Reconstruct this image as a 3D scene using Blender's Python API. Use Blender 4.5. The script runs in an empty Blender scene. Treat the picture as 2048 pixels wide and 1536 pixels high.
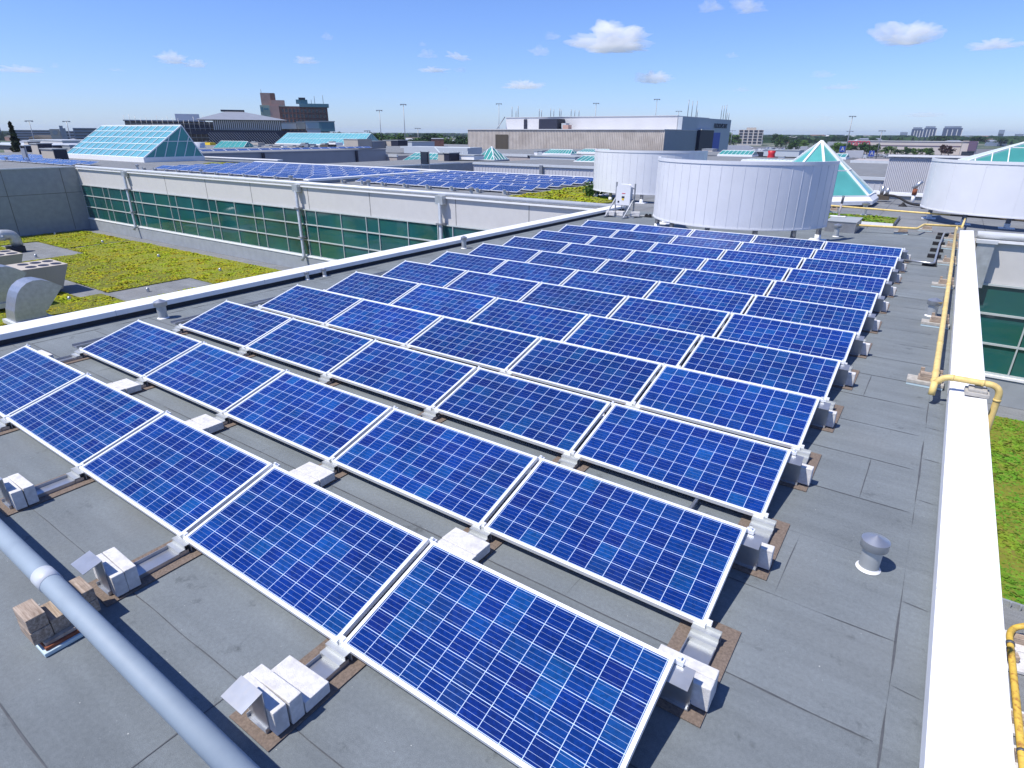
import bpy, math, random
import numpy as np
from mathutils import Vector, Matrix, noise
random.seed(7); RNG = np.random.default_rng(11)
S = bpy.context.scene
COL = S.collection
rad = math.radians

# ------------------------------------------------------------------ camera
CAM = np.array([0.6945, -1.8621, 3.3571]); YAW, PIT, ROL = -0.6042, 0.3980, 0.0050; FOC = 1192.88
_f = np.array([math.sin(YAW)*math.cos(PIT), math.cos(YAW)*math.cos(PIT), -math.sin(PIT)])
_r = np.array([math.cos(YAW), -math.sin(YAW), 0.]); _u = np.cross(_r, _f)
_r, _u = _r*math.cos(ROL)+_u*math.sin(ROL), -_r*math.sin(ROL)+_u*math.cos(ROL)
cd = bpy.data.cameras.new('camera'); cam = bpy.data.objects.new('camera', cd); COL.objects.link(cam)
cd.sensor_fit = 'HORIZONTAL'; cd.sensor_width = 36; cd.lens = FOC/2048*36; cd.clip_start = 0.05; cd.clip_end = 80000
M = Matrix([[_r[0], _u[0], -_f[0], CAM[0]], [_r[1], _u[1], -_f[1], CAM[1]], [_r[2], _u[2], -_f[2], CAM[2]], [0, 0, 0, 1]])
cam.matrix_world = M; S.camera = cam

# ------------------------------------------------------------------ sky and sun
SUNV = Vector((-0.31, -0.51, 1.0)).normalized()
W = bpy.data.worlds.new('World'); S.world = W; W.use_nodes = True
nt = W.node_tree; bg = nt.nodes['Background']; sky = nt.nodes.new('ShaderNodeTexSky')
sky.sky_type = 'NISHITA'; sky.sun_disc = False; sky.sun_elevation = math.asin(SUNV.z)
sky.sun_rotation = math.atan2(SUNV.x, SUNV.y); sky.altitude = 100; sky.air_density = 1.0; sky.dust_density = 0.25; sky.ozone_density = 3.5
tint = nt.nodes.new('ShaderNodeMix'); tint.data_type = 'RGBA'; tint.blend_type = 'MULTIPLY'; tint.inputs[0].default_value = 1.0
nt.links.new(sky.outputs[0], tint.inputs[6]); tint.inputs[7].default_value = (.60, .73, 1.12, 1)
nt.links.new(tint.outputs[2], bg.inputs[0]); bg.inputs[1].default_value = 0.12
sd = bpy.data.lights.new('sun', 'SUN'); sd.energy = 4.4; sd.angle = rad(0.5); sd.color = (1.0, 0.955, 0.89)
sun = bpy.data.objects.new('sun', sd); COL.objects.link(sun); sun.rotation_euler = SUNV.to_track_quat('Z', 'Y').to_euler()
sun.location = (-20, -30, 60)
S.view_settings.view_transform = 'Standard'; S.view_settings.look = 'None'; S.view_settings.gamma = 1
S.view_settings.exposure = 0.35
S.render.engine = 'CYCLES'
try:
    S.cycles.volume_bounces = 12; S.cycles.max_bounces = 14; S.cycles.diffuse_bounces = 3; S.cycles.glossy_bounces = 4; S.cycles.transmission_bounces = 4; S.cycles.sample_clamp_indirect = 6
except Exception: pass

# ------------------------------------------------------------------ placing helpers (survey of the site from the photograph)
def ray(x, y): return _f + _r*(x-1024)/FOC - _u*(y-768)/FOC
def onz(x, y, z): d = ray(x, y); return CAM + (z-CAM[2])/d[2]*d
def ony(x, y, Y): d = ray(x, y); return CAM + (Y-CAM[1])/d[1]*d
def ond(x, dist, z=-11.5):
    d = ray(x, 268); t = dist/math.hypot(d[0], d[1]); return (CAM[0]+t*d[0], CAM[1]+t*d[1], z)
SK = 0.0067
def sk(x, y): return x + SK*y

# ------------------------------------------------------------------ materials
MATS = {}
def mat(name, col, rough=0.7, metal=0.0, var=0.12, scale=6.0, bump=0.0, bscale=80.0, spec=0.5, detail=4, col2=None, scale2=None, amt2=0.4, coat=0.0):
    m = bpy.data.materials.new(name); m.use_nodes = True; t = m.node_tree; N = t.nodes; L = t.links
    b = N['Principled BSDF']; b.inputs['Roughness'].default_value = rough; b.inputs['Metallic'].default_value = metal
    b.inputs['Specular IOR Level'].default_value = spec; b.inputs['Coat Weight'].default_value = coat
    tc = N.new('ShaderNodeTexCoord'); g = N.new('ShaderNodeNewGeometry')
    n = N.new('ShaderNodeTexNoise'); n.inputs['Scale'].default_value = scale; n.inputs['Detail'].default_value = detail
    L.new(g.outputs['Position'], n.inputs['Vector'])
    r = N.new('ShaderNodeMapRange'); r.inputs['From Min'].default_value = 0.3; r.inputs['From Max'].default_value = 0.7
    r.inputs['To Min'].default_value = 1-var; r.inputs['To Max'].default_value = 1+var
    L.new(n.outputs['Fac'], r.inputs['Value'])
    mul = N.new('ShaderNodeVectorMath'); mul.operation = 'SCALE'; mul.inputs[0].default_value = col[:3]
    L.new(r.outputs[0], mul.inputs['Scale']); out = mul.outputs[0]
    if col2 is not None:
        n2 = N.new('ShaderNodeTexNoise'); n2.inputs['Scale'].default_value = scale2 or 1.0; n2.inputs['Detail'].default_value = 5
        L.new(g.outputs['Position'], n2.inputs['Vector'])
        r2 = N.new('ShaderNodeMapRange'); r2.inputs['From Min'].default_value = 0.5; r2.inputs['From Max'].default_value = 0.68; r2.inputs['To Max'].default_value = amt2
        L.new(n2.outputs['Fac'], r2.inputs['Value'])
        mx = N.new('ShaderNodeMix'); mx.data_type = 'RGBA'; L.new(r2.outputs[0], mx.inputs[0]); L.new(out, mx.inputs[6]); mx.inputs[7].default_value = (*col2, 1); out = mx.outputs[2]
    L.new(out, b.inputs['Base Color'])
    if bump:
        nb = N.new('ShaderNodeTexNoise'); nb.inputs['Scale'].default_value = bscale; nb.inputs['Detail'].default_value = 3
        L.new(g.outputs['Position'], nb.inputs['Vector'])
        bp = N.new('ShaderNodeBump'); bp.inputs['Strength'].default_value = bump; bp.inputs['Distance'].default_value = 0.01
        L.new(nb.outputs['Fac'], bp.inputs['Height']); L.new(bp.outputs[0], b.inputs['Normal'])
    MATS[name] = m; return m
mat('conc_block', (.62, .61, .60), .9, var=.10, scale=30, bump=.5, bscale=150, col2=(.42, .41, .40), scale2=9, amt2=.5)
mat('conc_old', (.40, .38, .34), .9, var=.18, scale=20, bump=.5, bscale=120)
mat('galv', (.44, .46, .49), .36, .75, var=.10, scale=8, col2=(.5, .48, .45), scale2=18, amt2=.4)
mat('galv_dull', (.50, .52, .52), .5, .6, var=.12, scale=5)
mat('alu', (.86, .87, .88), .38, .25, var=.03)
mat('white_cap', (.80, .80, .80), .45, var=.03, scale=2, col2=(.68, .68, .66), scale2=3, amt2=.3)
mat('cap_lead', (.60, .62, .63), .45, .2, var=.05, scale=3)
mat('white_paint', (.78, .78, .77), .5, var=.04)
mat('drum_white', (.66, .67, .70), .45, .0, var=.03, scale=1.5, coat=.15)
mat('drum_seam', (.61, .625, .66), .5)
mat('dark_steel', (.10, .11, .13), .5, .3)
mat('steel_grey', (.28, .29, .31), .45, .5)
mat('rubber', (.012, .012, .014), .8)
mat('mat_brown', (.175, .135, .108), .95, var=.25, scale=60, bump=.6, bscale=200)
mat('wood', (.42, .34, .27), .85, var=.30, scale=14, bump=.3, bscale=60, col2=(.20, .15, .11), scale2=12, amt2=.7)
mat('wood_red', (.22, .07, .035), .85, var=.3, scale=20)
mat('foam_blue', (.48, .60, .64), .7, var=.08)
mat('yellow_pipe', (.74, .55, .20), .55, var=.10, scale=4, col2=(.48, .34, .12), scale2=9, amt2=.5)
mat('yellow_rust', (.62, .42, .07), .6, var=.12, scale=6, col2=(.30, .12, .03), scale2=11, amt2=.9)
mat('grey_pipe', (.25, .31, .37), .62, var=.05, scale=3, col2=(.20, .25, .31), scale2=5, amt2=.4)
mat('pipe_collar', (.50, .53, .57), .5, var=.04)
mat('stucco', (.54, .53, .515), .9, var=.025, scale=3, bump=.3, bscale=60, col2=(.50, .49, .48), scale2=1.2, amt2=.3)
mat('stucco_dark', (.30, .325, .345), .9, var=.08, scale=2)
mat('stucco_pink', (.40, .36, .345), .9, var=.07, scale=2)
mat('joint', (.16, .16, .16), .9)
mat('mullion', (.52, .56, .55), .5, .2, var=.04)
mat('glass_green', (.012, .085, .085), .04, var=.35, scale=.25, spec=.8, col2=(.015, .10, .065), scale2=.35, amt2=.7)
mat('glass_dark', (.010, .025, .03), .05, spec=.7)
mat('sky_glass', (.13, .36, .40), .12, var=.10, scale=.6, spec=.6)
mat('sky_glass_green', (.055, .26, .23), .12, var=.12, scale=.6, spec=.5)
mat('pyr_glass', (.085, .33, .31), .10, var=.14, scale=.8, spec=.6)
mat('pyr_glass_blue', (.16, .34, .45), .10, var=.1, spec=.6)
mat('sky_frame', (.74, .78, .78), .45, var=.03)
mat('brick', (.17, .085, .07), .9, var=.3, scale=3)
mat('brick_pink', (.42, .27, .225), .9, var=.08, scale=.4)
mat('hotel_green', (.30, .36, .29), .85)
mat('teal', (.09, .21, .25), .6)
mat('window_dark', (.025, .035, .055), .1, spec=.6)
mat('slate_roof', (.25, .27, .31), .6, .2, var=.06, scale=.5)
mat('beige_metal', (.50, .45, .40), .8, var=.10, scale=.6, col2=(.36, .31, .27), scale2=.25, amt2=.6)
mat('beige_far', (.52, .47, .43), .9, var=.05, scale=.1)
mat('white_far', (.56, .56, .57), .8, var=.05, scale=.2)
mat('slab_grey', (.42, .46, .50), .7, var=.03, scale=.3)
mat('navy', (.012, .015, .035), .6)
mat('banner_blue', (.04, .09, .42), .6)
mat('sign_red', (.50, .02, .06), .6)
mat('sign_purple', (.12, .08, .13), .6)
mat('red_paint', (.50, .02, .03), .5)
mat('bright_yellow', (.75, .52, .02), .6)
mat('asphalt', (.13, .13, .135), .9, var=.15, scale=.05)
mat('bark', (.09, .065, .045), .9)
mat('pink_brick_far', (.30, .17, .14), .9, var=.2, scale=.3)
mat('city_blue', (.16, .20, .27), .7, var=.15, scale=.02)
mat('city_white', (.55, .55, .55), .7)
mat('tower_glass', (.05, .065, .12), .25, spec=.6)
mat('screen_rib', (.50, .50, .53), .6, var=.04)
mat('concrete_far', (.42, .38, .33), .9, var=.06, scale=.2)
mat('dark_brown', (.09, .075, .06), .9)  # plain dark brown for boxes, slats and distant roofs
for nm, c in (('car_white', (.72, .72, .72)), ('car_silver', (.40, .42, .44)), ('car_dark', (.03, .035, .045)), ('car_blue', (.03, .08, .25)), ('car_red', (.30, .02, .02))):
    mat(nm, c, .25, .1, var=.02, coat=.5)

def node_mat(name):
    m = bpy.data.materials.new(name); m.use_nodes = True; MATS[name] = m
    return m, m.node_tree.nodes, m.node_tree.links, m.node_tree.nodes['Principled BSDF']
def mth(N, L, op, a, b=None, c=None):
    n = N.new('ShaderNodeMath'); n.operation = op
    for i, v in enumerate((a, b, c)):
        if v is None: continue
        if isinstance(v, (int, float)): n.inputs[i].default_value = v
        else: L.new(v, n.inputs[i])
    return n.outputs[0]
def mixc(N, L, f, a, b):
    n = N.new('ShaderNodeMix'); n.data_type = 'RGBA'
    for i, v in ((0, f), (6, a), (7, b)):
        if isinstance(v, tuple): n.inputs[i].default_value = (*v[:3], 1)
        elif isinstance(v, (int, float)): n.inputs[i].default_value = v
        else: L.new(v, n.inputs[i])
    return n.outputs[2]
def ramp(N, L, v, lo, hi, a=0., b=1.):
    n = N.new('ShaderNodeMapRange'); n.inputs['From Min'].default_value = lo; n.inputs['From Max'].default_value = hi
    n.inputs['To Min'].default_value = a; n.inputs['To Max'].default_value = b; L.new(v, n.inputs['Value']); return n.outputs[0]
def tnoise(N, L, vec, scale, detail=3, rough=.5):
    n = N.new('ShaderNodeTexNoise'); n.inputs['Scale'].default_value = scale; n.inputs['Detail'].default_value = detail; n.inputs['Roughness'].default_value = rough
    L.new(vec, n.inputs['Vector']); return n.outputs['Fac']

# photovoltaic cells: 12 x 6 polycrystalline cells with busbars, drawn from the panel's own UV map
def cell_mat(name, bus=True):
    m, N, L, b = node_mat(name)
    uv = N.new('ShaderNodeUVMap'); sp = N.new('ShaderNodeSeparateXYZ'); L.new(uv.outputs[0], sp.inputs[0])
    U = mth(N, L, 'MULTIPLY', sp.outputs[0], 12.0); V = mth(N, L, 'MULTIPLY', sp.outputs[1], 6.0)
    fu = mth(N, L, 'FRACT', U); fv = mth(N, L, 'FRACT', V)
    du = mth(N, L, 'ABSOLUTE', mth(N, L, 'SUBTRACT', fu, .5)); dv = mth(N, L, 'ABSOLUTE', mth(N, L, 'SUBTRACT', fv, .5))
    gap = mth(N, L, 'MAXIMUM', mth(N, L, 'GREATER_THAN', du, .486), mth(N, L, 'GREATER_THAN', dv, .486))
    oi = N.new('ShaderNodeObjectInfo')
    cb = N.new('ShaderNodeCombineXYZ'); L.new(mth(N, L, 'FLOOR', U), cb.inputs[0]); L.new(mth(N, L, 'FLOOR', V), cb.inputs[1])
    L.new(mth(N, L, 'MULTIPLY', oi.outputs['Random'], 97.0), cb.inputs[2])
    wn = N.new('ShaderNodeTexWhiteNoise'); wn.noise_dimensions = '3D'; L.new(cb.outputs[0], wn.inputs['Vector'])
    w = mth(N, L, 'POWER', wn.outputs['Value'], 2.6) if bus else .35
    c1 = mixc(N, L, w, (.0034, .0235, .158), (.006, .056, .210))
    w2 = mth(N, L, 'MULTIPLY', ramp(N, L, wn.outputs['Color'], .0, 1.), .5)
    sep = N.new('ShaderNodeSeparateColor'); L.new(wn.outputs['Color'], sep.inputs[0])
    c2 = mixc(N, L, mth(N, L, 'MULTIPLY', mth(N, L, 'POWER', sep.outputs[1], 3.0), .45), c1, (.009, .013, .105))
    # crystal grain
    cv = N.new('ShaderNodeCombineXYZ'); L.new(mth(N, L, 'MULTIPLY', U, 1.0), cv.inputs[0]); L.new(V, cv.inputs[1]); L.new(mth(N, L, 'MULTIPLY', oi.outputs['Random'], 50.), cv.inputs[2])
    vo = N.new('ShaderNodeTexVoronoi'); vo.inputs['Scale'].default_value = 7; L.new(cv.outputs[0], vo.inputs['Vector'])
    sv = N.new('ShaderNodeSeparateColor'); L.new(vo.outputs['Color'], sv.inputs[0])
    g = ramp(N, L, sv.outputs[0], 0, 1, .84, 1.18) if bus else 1.0
    gn = tnoise(N, L, cv.outputs[0], .35, 3); g2 = mth(N, L, 'MULTIPLY', g, ramp(N, L, gn, .3, .7, .82, 1.2))
    g3 = mth(N, L, 'MULTIPLY', g2, ramp(N, L, oi.outputs['Random'], 0, 1, .80, 1.22))
    sc = N.new('ShaderNodeVectorMath'); sc.operation = 'SCALE'; L.new(c2, sc.inputs[0]); L.new(g3, sc.inputs['Scale'])
    if bus:
        q = mth(N, L, 'ABSOLUTE', mth(N, L, 'SUBTRACT', mth(N, L, 'FRACT', mth(N, L, 'ADD', mth(N, L, 'MULTIPLY', fv, 4.0), 0.0)), .5))
        bar = mth(N, L, 'LESS_THAN', q, .024)
        col = mixc(N, L, mth(N, L, 'MULTIPLY', bar, .80), sc.outputs[0], (.42, .52, .72))
        L.new(mth(N, L, 'MULTIPLY', bar, .85), b.inputs['Metallic'])
    else:
        col = sc.outputs[0]
    col = mixc(N, L, gap, col, (.50, .62, .84))
    L.new(col, b.inputs['Base Color']); b.inputs['Roughness'].default_value = .16
    dirt = N.new('ShaderNodeNewGeometry'); dn = tnoise(N, L, dirt.outputs['Position'], 1.7, 4)
    rg = ramp(N, L, dn, .3, .7, .12, .24)
    if bus: rg = mth(N, L, 'ADD', rg, mth(N, L, 'MULTIPLY', bar, .22))
    L.new(rg, b.inputs['Roughness'])
    b.inputs['Specular IOR Level'].default_value = .22 if bus else .5
    return m
cell_mat('pv_cells'); cell_mat('pv_cells_far', False)

# mineral-surfaced roofing membrane
def membrane(name, base, near=True):
    m, N, L, b = node_mat(name)
    g = N.new('ShaderNodeNewGeometry'); P = g.outputs['Position']
    fine = tnoise(N, L, P, 260 if near else 60, 2, .7); mid = tnoise(N, L, P, 34, 4, .6); big = tnoise(N, L, P, .9, 4, .55)
    st = tnoise(N, L, P, 3.2, 6, .7)
    v = mth(N, L, 'MULTIPLY', ramp(N, L, fine, .25, .75, .56, 1.46), ramp(N, L, mid, .3, .7, .90, 1.10))
    v = mth(N, L, 'MULTIPLY', v, ramp(N, L, big, .3, .7, .88, 1.12))
    v = mth(N, L, 'MULTIPLY', v, ramp(N, L, st, .60, .72, 1.0, .58))
    mp = N.new('ShaderNodeMapping'); mp.inputs['Scale'].default_value = (.5, 7, 1); L.new(P, mp.inputs[0])
    v = mth(N, L, 'MULTIPLY', v, ramp(N, L, tnoise(N, L, mp.outputs[0], 1.0, 4), .3, .75, 1.06, .88))
    # each roll of membrane has a slightly different tone
    sp = N.new('ShaderNodeSeparateXYZ'); L.new(P, sp.inputs[0])
    roll = mth(N, L, 'FLOOR', mth(N, L, 'DIVIDE', mth(N, L, 'ADD', sp.outputs[1], .52), .963))
    wn = N.new('ShaderNodeTexWhiteNoise'); wn.noise_dimensions = '1D'; L.new(roll, wn.inputs['W'])
    v = mth(N, L, 'MULTIPLY', v, ramp(N, L, wn.outputs['Value'], 0, 1, .94, 1.06))
    sc = N.new('ShaderNodeVectorMath'); sc.operation = 'SCALE'; sc.inputs[0].default_value = base; L.new(v, sc.inputs['Scale'])
    warm = mixc(N, L, ramp(N, L, tnoise(N, L, P, .5, 3), .5, .75, 0, .35), sc.outputs[0], (base[0]*1.15, base[1]*1.03, base[2]*.92))
    speck = tnoise(N, L, P, 55, 1, .3)
    col = mixc(N, L, ramp(N, L, speck, .80, .84), warm, (.5, .5, .48))
    L.new(col, b.inputs['Base Color']); b.inputs['Roughness'].default_value = .92; b.inputs['Specular IOR Level'].default_value = .25
    bp = N.new('ShaderNodeBump'); bp.inputs['Strength'].default_value = .5; bp.inputs['Distance'].default_value = .006
    L.new(fine, bp.inputs['Height']); L.new(bp.outputs[0], b.inputs['Normal']); return m
mat('upstand_dark', (.035, .038, .045), .8)  # dark membrane of the left upstand, shade below its coping included in the colour
membrane('membrane', (.168, .190, .202)); membrane('membrane_far', (.19, .20, .21), False)
mat('tar', (.075, .08, .087), .7, var=.2, scale=12)

# weathered timber with grain running along the block
m, N, L, b = node_mat('timber'); tc = N.new('ShaderNodeTexCoord'); mp = N.new('ShaderNodeMapping'); mp.inputs['Scale'].default_value = (2.5, 38, 38); L.new(tc.outputs['Object'], mp.inputs[0])
gr = tnoise(N, L, mp.outputs[0], 1.6, 6, .7); c_ = mixc(N, L, ramp(N, L, gr, .35, .65), (.20, .145, .105), (.47, .385, .31))
c_ = mixc(N, L, ramp(N, L, tnoise(N, L, tc.outputs['Object'], 9, 4), .55, .72, 0, .7), c_, (.16, .13, .11)); L.new(c_, b.inputs['Base Color']); b.inputs['Roughness'].default_value = .9
def plant_mat(name, a, bcol, c, d, s=.8):
    m, N, L, b = node_mat(name); g = N.new('ShaderNodeNewGeometry'); P = g.outputs['Position']
    n1 = ramp(N, L, tnoise(N, L, P, s, 5, .6), .40, .62); n2 = ramp(N, L, tnoise(N, L, P, s*4.3, 3, .6), .50, .66)
    col = mixc(N, L, n1, a, bcol); col = mixc(N, L, mth(N, L, 'MULTIPLY', n2, .65), col, c)
    rpi = g.outputs['Random Per Island']
    col = mixc(N, L, mth(N, L, 'MULTIPLY', mth(N, L, 'POWER', rpi, 3.0), .6), col, d)
    v = ramp(N, L, rpi, 0, 1, .70, 1.25); sc = N.new('ShaderNodeVectorMath'); sc.operation = 'SCALE'; L.new(col, sc.inputs[0]); L.new(v, sc.inputs['Scale'])
    L.new(sc.outputs[0], b.inputs['Base Color']); b.inputs['Roughness'].default_value = .8; b.inputs['Specular IOR Level'].default_value = .2
    return m
plant_mat('sedum_yellow', (.36, .34, .008), (.25, .33, .010), (.36, .17, .018), (.15, .25, .008), .35)
plant_mat('sedum_green', (.10, .25, .018), (.18, .25, .018), (.25, .16, .05), (.08, .18, .012), .9)
plant_mat('sedum_soil', (.16, .19, .02), (.19, .19, .03), (.15, .12, .04), (.16, .17, .02), 2)
plant_mat('leaf_green', (.035, .085, .022), (.055, .12, .025), (.03, .07, .02), (.08, .14, .03), .1)
plant_mat('leaf_dark', (.018, .05, .022), (.03, .07, .022), (.03, .055, .02), (.04, .08, .02), .1)
plant_mat('leaf_light', (.08, .16, .03), (.11, .19, .04), (.07, .12, .03), (.12, .2, .05), .1)
plant_mat('leaf_red', (.05, .022, .025), (.07, .03, .03), (.045, .03, .02), (.08, .05, .03), .1)
plant_mat('conifer_leaf', (.02, .045, .022), (.05, .035, .018), (.03, .05, .02), (.04, .06, .02), .3)

# ground cover of the far plain
m, N, L, b = node_mat('plain'); g = N.new('ShaderNodeNewGeometry'); P = g.outputs['Position']
c = mixc(N, L, ramp(N, L, tnoise(N, L, P, .004, 6, .7), .42, .55), (.09, .105, .055), (.045, .075, .035))
c = mixc(N, L, ramp(N, L, tnoise(N, L, P, .011, 5, .75), .57, .62), c, (.27, .25, .22))
c = mixc(N, L, ramp(N, L, tnoise(N, L, P, .03, 4, .75), .62, .66), c, (.38, .37, .36))
L.new(c, b.inputs['Base Color']); b.inputs['Roughness'].default_value = .95

# ------------------------------------------------------------------ mesh builder
class MB:
    def __init__(s): s.v = []; s.f = []; s.mi = []; s.uv = {}; s.sm = set()
    def quad(s, pts, mi=0, uv=None):
        n = len(s.v); s.v += [tuple(map(float, p)) for p in pts]; s.f.append(tuple(range(n, n+len(pts)))); s.mi.append(mi)
        if uv: s.uv[len(s.f)-1] = uv
    def box(s, x0, y0, z0, x1, y1, z1, mi=0):
        n = len(s.v)
        s.v += [(x0, y0, z0), (x1, y0, z0), (x1, y1, z0), (x0, y1, z0), (x0, y0, z1), (x1, y0, z1), (x1, y1, z1), (x0, y1, z1)]
        for q in ((3, 2, 1, 0), (4, 5, 6, 7), (0, 1, 5, 4), (1, 2, 6, 5), (2, 3, 7, 6), (3, 0, 4, 7)): s.f.append(tuple(n+i for i in q)); s.mi.append(mi)
    def hexa(s, bot, top, mi=0):     # bottom 4 points ccw, top 4 points ccw
        n = len(s.v); s.v += [tuple(map(float, p)) for p in list(bot)+list(top)]
        for q in ((3, 2, 1, 0), (4, 5, 6, 7), (0, 1, 5, 4), (1, 2, 6, 5), (2, 3, 7, 6), (3, 0, 4, 7)): s.f.append(tuple(n+i for i in q)); s.mi.append(mi)
    def skbox(s, x0, y0, z0, x1, y1, z1, mi=0):
        a = [(sk(x0, y0), y0), (sk(x1, y0), y0), (sk(x1, y1), y1), (sk(x0, y1), y1)]
        s.hexa([(p[0], p[1], z0) for p in a], [(p[0], p[1], z1) for p in a], mi)
    def beam(s, p, q, w, h=None, mi=0, up=(0, 0, 1)):
        p = Vector(p); q = Vector(q); h = h or w; d = (q-p).normalized(); u = Vector(up)
        if abs(d.dot(u)) > .98: u = Vector((0, 1, 0))
        a = d.cross(u).normalized()*w/2; c = a.cross(d).normalized()*h/2
        s.hexa([p-a-c, p+a-c, q+a-c, q-a-c], [p-a+c, p+a+c, q+a+c, q-a+c], mi)
    def tube(s, pts, r, n=12, mi=0, caps=True, smooth=True):
        pts = [Vector(p) for p in pts]; R = r if isinstance(r, (list, tuple)) else [r]*len(pts); base = len(s.v); prev = None
        for i, p in enumerate(pts):
            d = (pts[min(i+1, len(pts)-1)]-pts[max(i-1, 0)]).normalized()
            if prev is None:
                u = Vector((0, 0, 1)) if abs(d.z) < .9 else Vector((1, 0, 0)); a = d.cross(u).normalized()
            else: a = (prev-d*prev.dot(d)).normalized()
            prev = a; c = d.cross(a)
            for k in range(n):
                t = 2*math.pi*k/n; s.v.append(tuple(p+(a*math.cos(t)+c*math.sin(t))*R[i]))
        for i in range(len(pts)-1):
            for k in range(n):
                k2 = (k+1) % n; s.f.append((base+i*n+k, base+i*n+k2, base+(i+1)*n+k2, base+(i+1)*n+k)); s.mi.append(mi)
                if smooth: s.sm.add(len(s.f)-1)
        if caps:
            s.f.append(tuple(base+k for k in reversed(range(n)))); s.mi.append(mi)
            s.f.append(tuple(base+(len(pts)-1)*n+k for k in range(n))); s.mi.append(mi)
    def lathe(s, prof, c=(0, 0, 0), n=24, mi=0):
        base = len(s.v)
        for (r, z) in prof:
            for k in range(n):
                t = 2*math.pi*k/n; s.v.append((c[0]+r*math.cos(t), c[1]+r*math.sin(t), c[2]+z))
        for i in range(len(prof)-1):
            for k in range(n):
                k2 = (k+1) % n; s.f.append((base+i*n+k, base+i*n+k2, base+(i+1)*n+k2, base+(i+1)*n+k)); s.mi.append(mi); s.sm.add(len(s.f)-1)
    def pieces(s):
        n = len(s.v); par = list(range(n))
        def fd(a):
            while par[a] != a: par[a] = par[par[a]]; a = par[a]
            return a
        for f in s.f:
            r0 = fd(f[0])
            for k in f[1:]: par[fd(k)] = r0
        isl = {}
        for fi, f in enumerate(s.f): isl.setdefault(fd(f[0]), []).append(fi)
        if not 1 < len(isl) <= 700: return None
        bb = []
        for k, fs in isl.items():
            P = np.array([s.v[i] for fi in fs for i in s.f[fi]]); bb.append([P.min(0)-.006, P.max(0)+.006, fs])
        m = len(bb); lo = np.array([b[0] for b in bb]); hi = np.array([b[1] for b in bb]); gp = list(range(m))
        def fg(a):
            while gp[a] != a: gp[a] = gp[gp[a]]; a = gp[a]
            return a
        for i in range(m):
            for j in np.nonzero(np.all((lo[i] <= hi) & (hi[i] >= lo), axis=1))[0]: gp[fg(int(j))] = fg(i)
        out = {}
        for i in range(m): out.setdefault(fg(i), []).extend(bb[i][2])
        return list(out.values())
    def build(s, name, mats, parent=None, bevel=0):
        if parent is not None and len(s.v) < 9000 and name not in ('crown', 'trunk', 'ribs', 'wall_ribs', 'inner_rail', 'fan_grille'):
            g = s.pieces()
            if g and 1 < len(g) <= 100:
                o = None
                for fs in g:
                    t = MB(); mp = {}
                    for fi in sorted(fs):
                        for i in s.f[fi]:
                            if i not in mp: mp[i] = len(t.v); t.v.append(s.v[i])
                        if fi in s.sm: t.sm.add(len(t.f))
                        if fi in s.uv: t.uv[len(t.f)] = s.uv[fi]
                        t.f.append(tuple(mp[i] for i in s.f[fi])); t.mi.append(s.mi[fi])
                    q = t._build(name, mats, parent, bevel); o = o or q
                return o
        return s._build(name, mats, parent, bevel)
    def _build(s, name, mats, parent=None, bevel=0):
        me = bpy.data.meshes.new(name); me.from_pydata(s.v, [], s.f)
        for k in ([mats] if isinstance(mats, str) else mats): me.materials.append(MATS[k])
        if any(s.mi): me.polygons.foreach_set('material_index', s.mi)
        if s.sm:
            fl = [False]*len(s.f)
            for i in s.sm: fl[i] = True
            me.polygons.foreach_set('use_smooth', fl)
        if s.uv:
            ul = me.uv_layers.new(name='UVMap')
            for fi, uvs in s.uv.items():
                for li, t in zip(me.polygons[fi].loop_indices, uvs): ul.data[li].uv = t
        me.update(); o = bpy.data.objects.new(name, me); COL.objects.link(o)
        if parent: o.parent = parent
        if bevel:
            bv = o.modifiers.new('bevel', 'BEVEL'); bv.width = bevel; bv.segments = 2; bv.limit_method = 'ANGLE'
        return o
def tag(o, label=None, cat=None, group=None, kind=None):
    if label: o['label'] = label
    if cat: o['category'] = cat
    if group: o['group'] = group
    if kind: o['kind'] = kind
    return o
def thing(name, loc, label, cat, group=None, rz=0):
    o = bpy.data.objects.new(name, None); COL.objects.link(o); o.location = loc; o.rotation_euler = (0, 0, rz); o.empty_display_size = .1
    return tag(o, label, cat, group)
def dup(src, loc, label, rz=None, scale=None):
    r = src.copy(); COL.objects.link(r); r.location = loc
    if rz is not None: r.rotation_euler = (0, 0, rz)
    if scale is not None: r.scale = scale if hasattr(scale, '__len__') else (scale,)*3
    r['label'] = label
    for ch in KIDS(src):
        c = ch.copy(); COL.objects.link(c); c.parent = r
        for g in KIDS(ch):
            d = g.copy(); COL.objects.link(d); d.parent = c
    return r
_kids = {}
def KIDS(o):
    k = o.get('_k') if False else None
    return [c for c in bpy.data.objects if c.parent is o] if o.name not in _kids else _kids[o.name]
def remember(o):
    _kids[o.name] = [c for c in bpy.data.objects if c.parent is o]
    for c in _kids[o.name]: _kids[c.name] = [d for d in bpy.data.objects if d.parent is c]
ORD = ['', 'first', 'second', 'third', 'fourth', 'fifth', 'sixth', 'seventh', 'eighth', 'ninth', 'tenth', 'eleventh', 'twelfth', 'thirteenth', 'fourteenth', 'fifteenth', 'sixteenth', 'seventeenth', 'eighteenth', 'nineteenth', 'twentieth']
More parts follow.
